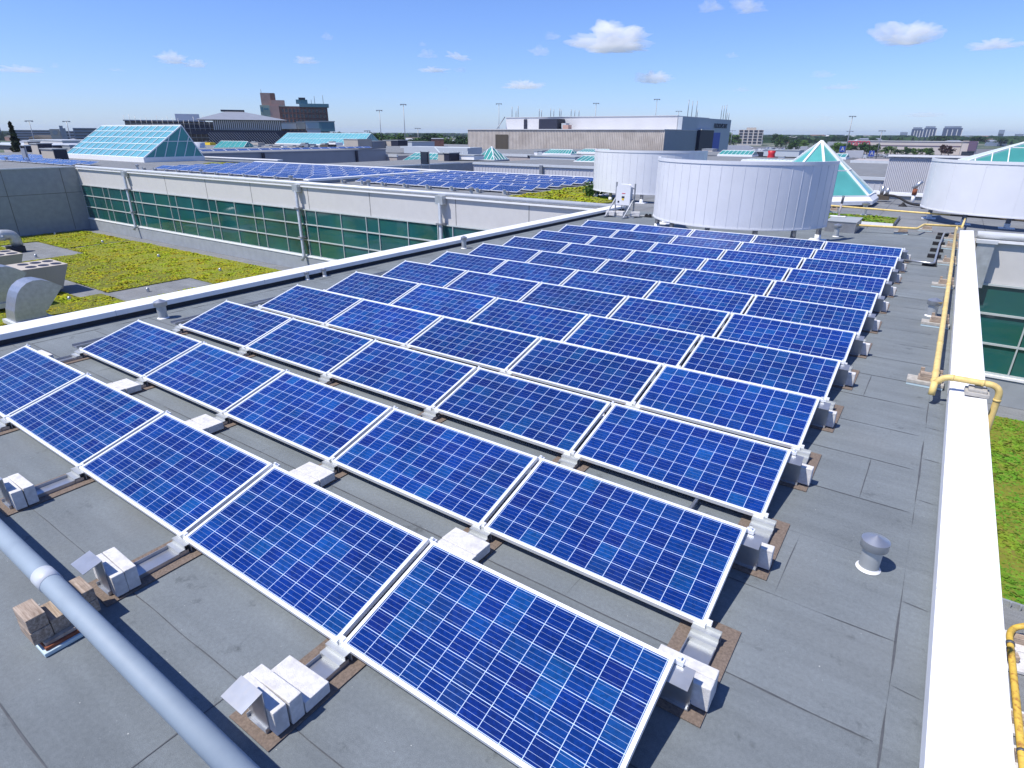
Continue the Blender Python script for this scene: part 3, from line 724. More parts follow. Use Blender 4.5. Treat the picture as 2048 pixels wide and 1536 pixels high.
m.tube([(0, .15, 0), (0, .18, 0)], .046, 20); m.build('collar', 'yellow_pipe', t)
t = thing('gas_pipe', (1.16, 7.50, .27), 'yellow gas pipe branch stepping over the white parapet and dropping outside', 'pipe')
m = MB(); m.tube(pipe_path([(0, 0, 0), (.10, .0, .12), (.70, .02, .12), (.70, .02, -.7), (.66, .02, -6.0)], .14), .040, 20); m.build('pipe', 'yellow_pipe', t)
m = MB(); m.tube([(.16, .005, .12), (.19, .005, .12)], .045, 20); m.tube([(.49, .01, .12), (.52, .01, .12)], .045, 20); m.tube([(.70, .02, -.06), (.70, .02, -.09)], .045, 20); m.build('collar', 'yellow_pipe', t)
t = thing('pipe_support', (1.63, 7.50, .235), 'grey strut block saddle carrying the yellow pipe on the white parapet', 'pipe support')
m = MB(); m.box(-.13, -.13, 0, .13, .11, .05); m.box(-.10, -.10, .05, .10, .08, .085); m.build('block', 'conc_old', t, bevel=.006); m = MB(); m.box(-.04, -.03, .086, .04, .03, .115); m.build('saddle', 'dark_steel', t)
t = thing('gas_pipe', (1.34, 25.3, .27), 'yellow gas pipe crossing the rear roof with a small step down to the left', 'pipe')
m = MB(); m.tube(pipe_path([(.15, .55, .02), (-1.0, .35, .02), (-1.16, -.70, -.02), (-4.2, -1.25, -.02), (-7.5, -1.9, -.02)], .1), .038, 12); m.build('pipe', 'yellow_pipe', t)
m = MB(); m.tube([(0, -.5, 0), (.02, .5, .02)], .036, 12); m.tube([(.16, .3, .02), (.28, 3.3, .05)], .036, 12); m.build('branch', 'yellow_pipe', t)
t = thing('gas_pipe', (-.1, 29.6, .32), 'thin yellow pipe behind the sedum bed running under the right screen', 'pipe')
m = MB(); m.tube([(-4.2, .85, 0), (0, 0, 0), (1.2, -.2, 0)], .038, 10); m.build('pipe', 'yellow_pipe', t); m = MB(); m.tube([(1.21, -.2, 0), (5, -.8, 0)], .038, 10); m.build('brown_end', 'dark_brown', t)  # last stretch of the pipe is plain dark brown
t = thing('gas_pipe', (-9.2, 33.2, .35), 'yellow pipe seen below the rear round screen', 'pipe'); m = MB(); m.tube([(-4, .4, 0), (2, -.4, 0)], .06, 8); m.build('pipe', 'yellow_pipe', t)
def psup(x, y, z, lb, rz=0, s_=1.0, grp='wooden pipe supports along the yellow pipe'):
    t = thing('pipe_support', (x, y, z), lb, 'pipe support', grp, rz)
    m = MB(); m.box(-.26*s_, -.11, .004, .18*s_, .13, .035); m.build('foam_pad', 'foam_blue', t)
    m = MB(); m.box(-.265*s_, -.115, .036, .185*s_, .135, .085); m.build('paver', 'conc_old', t, bevel=.004)
    m = MB(); m.box(-.14*s_, -.05, .086, .16*s_, .09, .135); m.box(-.12*s_, -.04, .136, .15*s_, .06, .19); m.box(-.13, .061, .136, -.08, .10, .24); m.box(.08, .061, .136, .14, .10, .24); m.build('timber', 'timber', t, bevel=.004)
for i, (x, y) in enumerate(((1.12, 8.15), (1.15, 11.7), (1.20, 15.6), (1.23, 18.9), (1.27, 22.0), (1.29, 24.1))):
    psup(x, y, 0, 'timber and paver support under the yellow pipe, %s from the camera' % ORD[i+1])
psup(-.25, 24.7, 0, 'timber support under the crossing yellow pipe, left of the step', .1)
psup(.45, 26.1, 0, 'timber support under the crossing yellow pipe, right of the step', .1)
psup(-3.4, 30.6, 0, 'timber support under the thin yellow pipe by the round screen', .1)
# grey conduit with rubber blocks
t = thing('conduit', (.1, 18.4, .1), 'thin grey conduit bending from the array towards the rear along rubber blocks', 'pipe')
m = MB(); m.tube(pipe_path([(0, 0, 0), (.80, -.12, 0), (.84, 3.5, .02), (.92, 6.6, .02), (1.2, 6.8, .02)], .12), .028, 10); m.build('tube', 'galv', t)
for i, (x, y) in enumerate(((.80, 18.45), (.87, 19.95), (.90, 21.2), (.92, 22.7), (.97, 24.2), (1.0, 25.2))):
    t = thing('rubber_block', (x, y, 0), 'black rubber conduit block, %s from the camera' % ORD[i+1], 'conduit support', 'black rubber conduit blocks')
    m = MB(); m.box(-.17, -.10, 0, .17, -.03, .09); m.box(-.17, .03, 0, .17, .10, .09); m.box(-.12, -.03, 0, .12, .03, .05); m.build('block', 'rubber', t)
# stuff in the right courtyard
t = thing('gas_pipe', (3.70, 7.2, -5.7), 'weathered yellow pipe with an elbow in the sunken right courtyard', 'pipe')
m = MB(); m.tube(pipe_path([(.02, -3.5, 0), (.0, 3.9, 0), (.12, 4.25, -.05), (.42, 4.3, .15), (.9, 4.9, .25)], .14), .058, 16); m.build('pipe', 'yellow_rust', t)
m = MB(); m.tube([(0.01, .9, 0), (0.01, .95, 0)], .07, 14); m.tube([(0, 3.55, 0), (0, 3.62, 0)], .075, 14); m.build('strap', 'dark_steel', t)
for i, (x, y, w) in enumerate(((3.65, 10.6, .45), (3.95, 11.25, .6), (3.7, 9.0, .4), (3.85, 8.2, .5))):
    t = thing('paver_slab', (x, y, -6), 'pale concrete paver under the weathered yellow pipe, %s from the elbow' % ORD[i+1], 'paver', 'pavers in the right courtyard', .2)
    m = MB(); m.box(-w, -.28, .02, w, .28, .09); m.build('slab', 'conc_block', t, bevel=.01); m = MB(); m.box(-.2, -.08, .09, .2, .08, .22); m.build('timber', 'timber', t)

# ================================================================== ROUND SCREENS
def screen(cx, cy, r, z0, z1, a0, a1, lb, legs, npan, bright='drum_white'):
    t = thing('round_screen', (cx, cy, 0), lb, 'rooftop screen', 'white curved rooftop screens')
    m = MB(); seg = npan*4
    for i in range(seg):
        aa = rad(a0+(a1-a0)*i/seg); ab = rad(a0+(a1-a0)*(i+1)/seg)
        o_ = [(math.cos(q)*rr, math.sin(q)*rr) for rr in (r, r-.06) for q in (aa, ab)]
        n = len(m.f)
        m.quad([(o_[0][0], o_[0][1], z0), (o_[1][0], o_[1][1], z0), (o_[1][0], o_[1][1], z1), (o_[0][0], o_[0][1], z1)]); m.sm.add(n)
        m.quad([(o_[3][0], o_[3][1], z0), (o_[2][0], o_[2][1], z0), (o_[2][0], o_[2][1], z1), (o_[3][0], o_[3][1], z1)]); m.sm.add(n+1)
        m.quad([(o_[1][0], o_[1][1], z0), (o_[0][0], o_[0][1], z0), (o_[2][0], o_[2][1], z0), (o_[3][0], o_[3][1], z0)])
    # weld neighbouring strips so smooth shading works
    me_o = m.build('cladding', bright, t)
    import bmesh as _b
    bm = _b.new(); bm.from_mesh(me_o.data); _b.ops.remove_doubles(bm, verts=bm.verts, dist=.0005)
    for e in bm.edges:
        if abs(e.calc_length()-(z1-z0)) > .01 or e.is_boundary: e.smooth = False if len(e.link_faces) == 2 and abs(e.link_faces[0].normal.dot(e.link_faces[1].normal)) < .5 else e.smooth
    bm.to_mesh(me_o.data); bm.free()
    s_ = MB()
    for i in range(npan+1):
        q = rad(a0+(a1-a0)*i/npan+random.uniform(-.15, .15)); c, s2 = math.cos(q), math.sin(q)
        s_.beam((c*(r+.004), s2*(r+.004), z0+.01), (c*(r+.004), s2*(r+.004), z1-.09), .010, .008)
    s_.build('panel_seam', 'drum_seam', t)
    m = MB(); seg = 60
    for i in range(seg):
        aa = rad(a0+(a1-a0)*i/seg); ab = rad(a0+(a1-a0)*(i+1)/seg)
        for (ra, rb, za, zb) in ((r+.022, r-.07, z1-.085, z1+.02), (r+.018, r-.01, z0-.01, z0+.035)):
            P = [(math.cos(q)*rr, math.sin(q)*rr) for q in (aa, ab) for rr in (ra, rb)]
            m.hexa([(P[0][0], P[0][1], za), (P[2][0], P[2][1], za), (P[3][0], P[3][1], za), (P[1][0], P[1][1], za)], [(P[0][0], P[0][1], zb), (P[2][0], P[2][1], zb), (P[3][0], P[3][1], zb), (P[1][0], P[1][1], zb)])
    m.build('rim', 'drum_white', t)
    for (x, y) in legs:
        m = MB(); m.tube([(x-cx, y-cy, .0), (x-cx, y-cy, .20)], .10, 12, 0); m.tube([(x-cx, y-cy, .20), (x-cx, y-cy, z0+.25)], .085, 12, 1); m.box(x-cx-.26, y-cy-.26, .004, x-cx+.26, y-cy+.26, .03, 0)
        m.build('leg', ['white_cap', 'steel_grey'], t)
    m = MB(); rr = r-.14
    for z in (z0+.3, z1-.4):
        for i in range(24):
            aa = rad(a0+(a1-a0)*i/24); ab = rad(a0+(a1-a0)*(i+1)/24); m.beam((math.cos(aa)*rr, math.sin(aa)*rr, z), (math.cos(ab)*rr, math.sin(ab)*rr, z), .08)
    m.build('inner_rail', 'steel_grey', t)
def legs_for(cx, cy, r, angs): return [(cx+(r-.16)*math.cos(rad(a)), cy+(r-.16)*math.sin(rad(a))) for a in angs]
screen(-5.43, 21.85, 3.10, .47, 2.55, 190, 352, 'large white round metal screen standing nearest, right behind the solar array', legs_for(-5.43, 21.85, 3.1, (176, 206, 236, 266, 296, 322, 349)), 24)
screen(-13.05, 31.7, 3.20, .45, 2.55, 192, 352, 'white round metal screen farther back, half hidden behind the largest one', legs_for(-13.05, 31.7, 3.2, (180, 215, 250, 285, 315, 349)), 24)
screen(3.2, 31.0, 3.25, .50, 2.45, 180, 352, 'white round metal screen cut by the right edge of the photo', [(.38, 30.6), (1.6, 29.2), (3.0, 28.8), (5.2, 28.6)], 8)

# curb box with post in front of the round screen, etc.
t = thing('roof_curb', (-2.2, 24.6, 0), 'dark grey box curb beside the foot of the large round screen', 'roof curb')
m = MB(); m.box(-.5, -.85, 0, .5, .95, .38); m.build('box', 'steel_grey', t); m = MB(); m.box(-.52, -.87, .38, .52, .97, .40); m.build('cap', 'stucco_dark', t)
t = thing('roof_post', (-2.5, 25.2, .41), 'slim grey and black post on a white base by the sedum bed', 'post')
m = MB(); m.box(-.3, -.16, 0, .25, .16, .02); m.build('base', 'white_cap', t); m = MB(); m.tube([(0, 0, .02), (.02, 0, .5)], .035, 8); m.build('post', 'stucco_pink', t); m = MB(); m.tube([(.02, 0, .5), (.03, 0, .78)], .045, 8); m.build('tip', 'dark_steel', t)

# ================================================================== GLAZED PYRAMID (octagonal)
def bars(mb, pts, w, mi=0):
    for p, q in pts: mb.beam(p, q, w, w*.9, mi)
cx, cy, R8, ph = -5.22, 35.35, 3.15, -23
t = thing('glass_pyramid', (cx, cy, 0), 'tall eight sided glass pyramid skylight rising behind the large round screen', 'skylight')
def oc(r_, z, k): a = rad(ph+45*k); return Vector((r_*math.cos(a), r_*math.sin(a), z))
m = MB()
for k in range(8):
    m.quad([oc(R8+.18, .12, k), oc(R8+.18, .12, k+1), oc(R8+.18, .30, k+1), oc(R8+.18, .30, k)])
    m.quad([oc(R8+.18, .30, k), oc(R8+.18, .30, k+1), oc(R8-.06, .52, k+1), oc(R8-.06, .52, k)])
    m.quad([oc(R8+.18, .12, k+1), oc(R8+.18, .12, k), oc(R8-.1, .12, k), oc(R8-.1, .12, k+1)])
    m.quad([oc(R8-.1, .0, k), oc(R8-.1, .0, k+1), oc(R8-.1, .13, k+1), oc(R8-.1, .13, k)], 1)
m.build('curb', ['white_paint', 'dark_steel'], t)
ap = Vector((0, 0, 3.06))
for k in range(8):
    a, b_ = oc(R8-.08, .52, k), oc(R8-.08, .52, k+1)
    g = MB(); g.quad([a, b_, ap-Vector((0, 0, .02))]); gl = g.build('glass', 'pyr_glass', t)
    fr = MB(); fr.beam(a, ap, .11, .10)
    m1, m2 = a.lerp(ap, .45), b_.lerp(ap, .45); fr.beam(m1, m2, .055, .06); fr.beam(a, b_, .07, .07)
    fr.build('rib', 'white_paint', t)

# ================================================================== GLAZED ROOFS
def grid_face(gb, fb, a, b_, c, d, nu, nv, w, n=None):
    a, b_, c, d = map(Vector, (a, b_, c, d)); gb.quad([a, b_, c, d])
    nn = (b_-a).cross(d-a).normalized()*w*.4
    for i in range(nu+1): u = i/nu; fb.beam(a.lerp(b_, u)+nn, d.lerp(c, u)+nn, w, w, up=tuple(nn.normalized()) if nn.length else (0, 0, 1))
    for j in range(nv+1): v = j/nv; fb.beam(a.lerp(d, v)+nn, b_.lerp(c, v)+nn, w, w, up=tuple(nn.normalized()))
def tri_face(gb, fb, a, b_, c, n, w, nv=0):
    a, b_, c = map(Vector, (a, b_, c)); gb.quad([a, b_, c]); nn = (b_-a).cross(c-a).normalized()*w*.4
    fb.beam(a+nn, c+nn, w*1.5); fb.beam(b_+nn, c+nn, w*1.5); fb.beam(a+nn, b_+nn, w*1.5)
    up = (c-(a+b_)/2)
    for i in range(1, n):
        u = i/n; p = a.lerp(b_, u); hgt = 1-abs(2*u-1); fb.beam(p+nn, p+up*hgt+nn, w)
    for j in range(1, nv+1):
        v = j/(nv+1); fb.beam(a.lerp(c, v)+nn, b_.lerp(c, v)+nn, w)
def gable(name, lb, x0, x1, y0, y1, z0, zc, zr, nx, nv, w=.09, axis='x', hip=(0, 0), yr=0., gl=('sky_glass', 'sky_glass_green'), ends=5, cat='skylight', grp=None):
    """gabled skylight: long axis x (or y); hip = inset of the ridge ends"""
    ox, oy = (x0+x1)/2, (y0+y1)/2
    t = thing(name, (ox, oy, z0), lb, cat, grp, 0 if axis == 'x' else math.pi/2)
    hx, hy = ((x1-x0)/2, (y1-y0)/2) if axis == 'x' else ((y1-y0)/2, (x1-x0)/2)
    m = MB(); m.box(-hx-.12, -hy-.12, 0, hx+.12, hy+.12, zc-.002); m.build('curb', 'white_paint', t)
    A, B = (-hx+hip[0], yr, zr), (hx-hip[1], yr, zr)
    g1 = MB(); f1 = MB()
    grid_face(g1, f1, (-hx, -hy, zc), (hx, -hy, zc), B, A, nx, nv, w); grid_face(g1, f1, (hx, hy, zc), (-hx, hy, zc), A, B, nx, nv, w)
    g1.build('glass_slope', gl[0], t); f1.build('glazing_bars', 'sky_frame', t)
    g2 = MB(); f2 = MB(); tri_face(g2, f2, (hx, -hy, zc), (hx, hy, zc), B, ends, w*.8, 1); tri_face(g2, f2, (-hx, hy, zc), (-hx, -hy, zc), A, ends, w*.8, 1)
    g2.build('glass_end', gl[1], t); f2.build('end_bars', 'sky_frame', t)
    m = MB(); m.beam(A, B, w*2.2, w*1.6); m.build('ridge_cap', 'white_paint', t)
    return t
br = onz(290, 325, .0); bl = ony(134, 316, float(br[1])); yb = 42.0; LN = float(br[0]-bl[0]); yr_ = br[1]+(yb-br[1])*.74; rl = ony(193, 250, yr_); rr_ = ony(362, 250, yr_)
gable('skylight', 'large blue glass gabled skylight at the left rising above the white parapet roofline', float(bl[0]), float(br[0]), float(br[1]), yb, 0, .50, float(rr_[2])-.05, 12, 5, .085, ends=6, hip=(max(0, float(rl[0])-float(bl[0])), max(0, float(br[0])-float(rr_[0]))), yr=yr_-(yb+float(br[1]))/2)
def gpx(lb, xl, xr, yb, yt, Y, dep, n, nv=1, w=.05, gl='sky_glass_green', inset=(0., 0.)):
    a = ony(xl, yb, Y); b_ = ony(xr, yb, Y); z0 = float((a[2]+b_[2])/2); zr = float(ony((xl+xr)/2, yt, Y+dep/2)[2]); x0, x1 = float(a[0]), float(b_[0]); W_ = x1-x0
    gable('skylight', lb, x0, x1, Y, Y+dep, z0, .25, zr-z0, n, nv, w, gl=(gl, gl), ends=2, hip=(W_*inset[0], W_*inset[1]))
gpx('small green gabled skylight right of the largest one, behind the grey wall', 424, 484, 301, 282, 90, 5, 6, inset=(.06, .06))
gpx('very long pale green skylight in the distance below the hotel', 551, 722, 290, 266, 118, 8, 26, 2, gl='sky_glass', inset=(.03, .0))
gpx('sloped green skylight just right of the grey wall end', 806, 880, 326, 306, 60, 5, 8, 2,.05, inset=(.0, .16))
gpx('narrow green skylight at the left corner of the tan store', 920, 938, 309, 297, 84, 3, 3, 1,.05)
gpx('small green gabled skylight in front of the tan store, left of its twin', 1086, 1141, 311, 299, 84, 3, 9, 1,.05, inset=(.1, .1))
gpx('small green gabled skylight peeking left over the rear round screen', 1155, 1215, 308, 298, 86, 3, 10, 1,.05, inset=(.1, .1))
gpx('low sloping green skylight touching the left edge of the rear round screen', 1149, 1230, 328, 312, 66, 4, 9, 1,.05, inset=(.03, .03))
gpx('flat green skylight in front of the tall grey sign wall', 1436, 1503, 313, 301, 100, 3.5, 8, 1,.05, inset=(.03, .0))
gpx('green skylight showing right of the glass pyramid', 1598, 1690, 318, 307, 98, 4, 9, 1,.05)
gpx('wide low white framed skylight peeking over the rim of the largest round screen', 1484, 1596, 326, 320, 70, 3, 8, 1,.05)
# small green pyramid
t = thing('glass_pyramid', (-49.6, 66.0, -.05), 'small pointed green glass pyramid left of the tan store wall base', 'skylight')
m = MB(); m.box(-1.7, -1.7, 0, 1.7, 1.7, .18); m.build('curb', 'steel_grey', t)
g2 = MB(); f2 = MB(); C4 = [(-1.6, -1.6, .18), (1.6, -1.6, .18), (1.6, 1.6, .18), (-1.6, 1.6, .18)]
for k in range(4): tri_face(g2, f2, C4[k], C4[(k+1) % 4], (0, 0, 1.75), 5, .07)
g2.build('glass', 'sky_glass_green', t); f2.build('rib', 'sky_frame', t)
# hipped skylight at the right edge
t = thing('skylight', (4.9, 48.6, 1.2), 'broad green hipped glass roof at the right edge above the round screen', 'skylight', None, 0)
m = MB(); m.box(-4.0, -4.0, .30, 4.0, 4.0, .55); m.build('curb', 'white_far', t); m = MB(); m.box(-3.9, -3.9, -2, 3.9, 3.9, .29); m.build('base_wall', 'navy', t)
g2 = MB(); f2 = MB(); C4 = [(-3.9, -3.9, .55), (3.9, -3.9, .55), (3.9, 3.9, .55), (-3.9, 3.9, .55)]; A = (0, 0, 2.05)
for k in range(4):
    a, b_ = Vector(C4[k]), Vector(C4[(k+1) % 4]); A_ = Vector(A); g2.quad([a, b_, A_]); nn = (b_-a).cross(A_-a).normalized()*.03
    f2.beam(a+nn, A_+nn, .10); mid = (a+b_)/2; up = A_-mid
    for i in range(1, 10):
        u = i/10; p = a.lerp(b_, u); f2.beam(p+nn, p+up*(1-abs(2*u-1))+nn, .05)
    f2.beam(a.lerp(A_, .62)+nn, b_.lerp(A_, .62)+nn, .05)
g2.build('glass', 'sky_glass_green', t); f2.build('rib', 'white_paint', t)

# ================================================================== INVERTER STAND
t = thing('inverter', (-10.72, 23.2, .52), 'white wall type solar inverter mounted on a steel stand by the parapet end', 'inverter')
m = MB()
prof = [(-.30, 0), (.30, 0), (.30, .70), (.22, .80), (-.22, .80), (-.30, .70)]
n = len(m.v); q = .12
for (x, z) in prof: m.v.append((x, -q, z))
for (x, z) in prof: m.v.append((x, q, z))
m.f.append(tuple(range(6))); m.mi.append(0); m.f.append(tuple(reversed(range(6, 12)))); m.mi.append(0)
for k in range(6): m.f.append((k, k+6, (k+1) % 6+6, (k+1) % 6)[::-1]); m.mi.append(0)
m.build('housing', 'drum_white', t, bevel=.03)
m = MB(); m.box(-.29, -.11, -.06, .29, .13, 0); m.box(-.31, .10, .0, .31, .17, .72); m.build('heat_sink', 'steel_grey', t)
m = MB(); m.box(-.06, -.126, .26, .07, -.121, .34); m.box(-.24, -.126, .06, -.16, -.121, .14); m.build('display', 'navy', t)
m = MB(); m.box(-.05, -.126, .17, .05, -.121, .25); m.build('warning_label', 'bright_yellow', t)
m = MB(); m.box(-.06, -.126, .44, .10, -.121, .47); m.build('maker_mark', 'sign_red', t)
t = thing('inverter_stand', (-10.72, 23.3, 0), 'galvanised steel stand with diagonal braces carrying the white inverter', 'stand')
m = MB(); m.box(-.46, -.02, .03, -.41, .03, 1.42); m.box(.41, -.02, .03, .46, .03, 1.38); m.build('post', 'steel_grey', t)
m = MB(); m.box(-.44, .035, .70, .44, .07, .75); m.box(-.44, .035, 1.15, .44, .07, 1.20); m.build('cross_rail', 'galv', t)
m = MB(); m.beam((-.44, 0, .75), (-.48, -.85, .05), .05); m.beam((.42, 0, .75), (.38, -.85, .05), .05); m.beam((-.48, -1.0, .03), (-.44, .7, .03), .06); m.beam((.38, -1.0, .03), (.44, .7, .03), .06); m.beam((-.6, -.5, .03), (.7, -.5, .03), .06); m.build('brace', 'galv', t)
m = MB(); m.tube([(-.1, -.06, .05), (-.1, -.06, .46)], .018, 8); m.tube([(.1, -.06, .05), (.1, -.06, .46)], .018, 8); m.tube([(.1, -.06, .05), (1.2, .35, .05), (3.0, .2, .05)], .03, 8); m.build('conduit', 'steel_grey', t)
for i, (x, y, rz) in enumerate(((-11.1, 22.75, .1), (-10.75, 22.95, -.1), (-10.1, 23.1, .3))):
    for j in range(2):
        o = BF.copy(); COL.objects.link(o); o.location = (x, y, .065+.093*j); o.rotation_euler = (0, 0, rz+.1*j)
        tag(o, '%s concrete block of the %s pile weighing down the inverter stand' % (('lower', 'upper')[j], ('left', 'middle', 'right')[i]), 'concrete block', 'blocks on the inverter stand')
for i, (x, y) in enumerate(((-9.7, 23.6), (-9.2, 23.75), (-8.4, 23.6))):
    t = thing('rubber_block', (x, y, 0), 'black rubber block under the inverter conduit, %s from the stand' % ORD[i+1], 'conduit support', 'black rubber conduit blocks')
    m = MB(); m.box(-.15, -.09, 0, .15, .09, .09); m.box(-.12, -.06, .09, -.05, .06, .14); m.box(.05, -.06, .09, .12, .06, .14); m.build('block', 'rubber', t)

# bits on the deck behind the pyramid
t = thing('refrigerant_lines', (0, 36.2, 0), 'two black insulated hoses snaking over the roof left of the right round screen', 'hose')
for i in range(2):
    m = MB(); m.tube(pipe_path([(-1.9, .3-i*.15, .45), (-1.3, .2-i*.15, .42), (-.6, -.6-i*.12, .12), (1.3, -1.0-i*.12, .10), (1.5, -1.4, .10)], .4), .05, 8); m.build('hose', 'rubber', t)
for i, (x, y) in enumerate(((-.9, 35.5), (0.1, 35.0))):
    t = thing('hose_support', (x, y, 0), 'small black pyramid foot under the hoses, %s one' % ('left', 'right')[i], 'support', 'small black feet under the hoses')
    m = MB(); m.lathe([(.22, 0), (.05, .16), (.05, .2), (.001, .2)], n=8); m.build('foot', 'rubber', t)
t = thing('roof_vent', (-.6, 37.4, 0), 'red and white pivoting vent pipe near the far coping', 'roof vent')
m = MB(); m.tube([(0, 0, 0), (0, 0, .45)], .09, 10); m.build('base', 'white_cap', t); m = MB(); m.tube([(0, 0, .45), (0, 0, .75)], .12, 10); m.build('band', 'wood_red', t); m = MB(); m.tube([(-.1, 0, .75), (.22, 0, 1.15)], .10, 10); m.build('spout', 'galv', t)
t = thing('roof_vent', (-2.0, 37.6, 0), 'twin galvanised vent stubs on a brown box by the far coping', 'roof vent')
m = MB(); m.box(-.3, -.2, .1, .3, .2, .35); m.build('box', 'dark_brown', t); m = MB(); m.tube([(-.1, 0, .35), (-.1, 0, .8)], .09, 8); m.tube([(.15, 0, .35), (.15, 0, .72)], .09, 8); m.build('pipe', 'galv', t)

# ================================================================== LEFT COURTYARD EQUIPMENT
def hood(x, lb, s=1.0, dx=1.25, off=(0, 0)):
    t = thing('duct_hood', (x, 8.0+off[0], -6+off[1]), lb, 'air duct hood', 'curved air intake hoods in the left courtyard')
    P = [(-.14, .28), (-.06, .8), (0.02, 1.0), (.08, 1.2), (.18, 1.45), (.32, 1.72), (.52, 1.95), (.8, 2.14), (1.1, 2.22), (1.45, 2.2), (1.85, 2.03), (2.31, 1.70), (1.33, .56), (1.26, .66), (1.28, .28)]
    n = len(P); m = MB()
    for sx in (0, -dx):
        b0 = len(m.v); m.v += [(sx, p[0]*s, p[1]*s) for p in P]; m.f.append(tuple(range(b0, b0+n)) if sx == 0 else tuple(reversed(range(b0, b0+n)))); m.mi.append(1)
    for k in range(n):
        k2 = (k+1) % n; m.f.append((k, k+n, k2+n, k2)); m.mi.append(2 if k == 11 else 0)
    m.build('hood', ['galv', 'galv_dull', 'navy'], t)
    m = MB(); m.box(-dx-.15, -.3, 0, .12, 1.5*s, .27); m.build('base', 'cap_lead', t)
    return t
hood(-37.0, 'large curved sheet metal air hood nearest the left parapet')
hood(-41.0, 'second curved air hood half cut by the left edge of the photo', 1.0, 1.3, (-.2, .25))
t = thing('duct_hood', (-62.0, 15.9, -6), 'small grey gooseneck cowl far in the left courtyard', 'air duct hood')
m = MB(); m.box(-.6, -.5, 0, .6, .5, .5); m.build('base', 'navy', t); m = MB(); m.tube(pipe_path([(0, .2, .5), (0, .1, 1.4), (0, -.8, 1.5), (0, -.9, 1.1)], .5), .42, 10); m.build('neck', 'galv_dull', t)
def acunit(x, y, w, l, h, lb, nf):
    t = thing('condenser', (x, y, -6), lb, 'air conditioner', 'rooftop condensers in the left courtyard')
    m = MB(); m.box(-w/2, -l/2, .2, w/2, l*.12, h); m.hexa([(-w/2, l*.121, .3), (w/2, l*.121, .3), (w/2, l*.32, .3), (-w/2, l*.32, .3)], [(-w/2, l*.121, h), (w/2, l*.121, h), (w/2, l*.5, h), (-w/2, l*.5, h)])
    m.build('cabinet', 'concrete_far', t)
    m = MB()
    for i in range(nf):
        for j in range(2):
            cx_, cy_ = -w*.24+j*w*.48, -l*.10+(i+.5)*(l*.58/nf); pts = [(cx_+w*.16*math.cos(a_), cy_+l*.20/nf*1.25*math.sin(a_), h+.004) for a_ in np.linspace(0, 6.283, 13)[:-1]]
            m.quad(pts)
    m.build('fan_opening', 'navy', t); m = MB(); m.box(-w/2+.2, -l/2+.2, 0, w/2-.2, l*.3, .2); m.build('feet', 'dark_steel', t)
acunit(-44.4, 11.2, 2.6, 3.4, 1.75, 'beige condenser with paired round fan openings behind the curved hood', 3)
acunit(-52.3, 11.8, 2.6, 2.6, 1.5, 'beige condenser cut by the left edge, behind its larger twin', 2)

# ================================================================== WALLS ACROSS THE SECOND COURTYARD
tz = .22
t = thing('mall_wing', (-44, 55.0, 0), 'long pale ribbed mall wall with a narrow window strip behind the far solar arrays', 'building')
m = MB(); m.box(0, 0, -6, 60, 40, tz-.02); m.build('wall', 'screen_rib', t); m = MB(); m.box(.01, .02, tz-.019, 59.9, 39.9, tz); m.build('roof', 'membrane_far', t)
m = MB(); m.box(-.05, -.15, tz-.12, 41, .25, tz+.10); m.build('coping', 'cap_lead', t)
m = MB(); m.box(0, -.04, -3, 60, -.004, -.72); w_ = m.build('window', 'glass_green', t); m = MB()
for k in range(24):
    b_ = .3+k*2.6
    for o_ in (0, 1.1): m.box(b_+o_, -.09, -3, b_+o_+.07, -.042, -.72)
m.box(0, -.09, -.77, 60, -.042, -.70); m.build('frame', 'mullion', w_)
m = MB(); m.box(9.0, -.3, -5, 9.35, -.1, tz+.05); m.box(36.4, -.3, -5, 36.7, -.1, tz+.05); m.build('downpipe', 'steel_grey', t)
m = MB()
for k in range(150): m.box(k*.4, -.03, -.68, k*.4+.05, -.002, tz-.13)
m.build('wall_ribs', 'screen_rib', t)
# tall ribbed plant screen at the right
t = thing('plant_screen', (-3.35, 54.8, 0), 'tall corrugated white plant screen standing between the pyramid and the right round screen', 'rooftop screen')
m = MB(); pts = []
for i in range(230):
    u = i/229; x = u*14; y = -1.2*math.sin(min(1, u*1.6)*math.pi/2)*0 + (0 if x < 4.5 else -(x-4.5)*.12)
    pts.append((x+(.0), y-(.05 if i % 2 else 0)))
for i in range(229): m.quad([(pts[i][0], pts[i][1], -.72), (pts[i+1][0], pts[i+1][1], -.72), (pts[i+1][0], pts[i+1][1], 1.85), (pts[i][0], pts[i][1], 1.85)])
m.build('cladding', 'screen_rib', t)
m = MB(); m.box(-.1, -.2, 1.85, 4.5, .3, 1.98); m.beam((4.5, .0, 1.915), (14, -1.1, 1.915), .45, .13); m.build('rim', 'white_cap', t)
m = MB(); m.box(.1, .3, -.7, 14, 3, 1.7); m.build('core', 'stucco_pink', t)
# wing with the shaded wall facing right
t = thing('mall_wing', (-46, 41.2, 0), 'short shaded grey mall wall right of the dark glazed block, behind the rail of arrays', 'building')
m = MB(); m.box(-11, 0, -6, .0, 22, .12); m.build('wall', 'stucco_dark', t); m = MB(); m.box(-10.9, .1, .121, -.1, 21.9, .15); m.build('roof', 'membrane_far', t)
m = MB(); m.box(-.2, -.1, .121, .06, 13.7, .26); m.build('coping', 'cap_lead', t)
m = MB(); m.box(-11, -.04, .0, 0, -.01, .10); m.build('fascia', 'white_far', t)
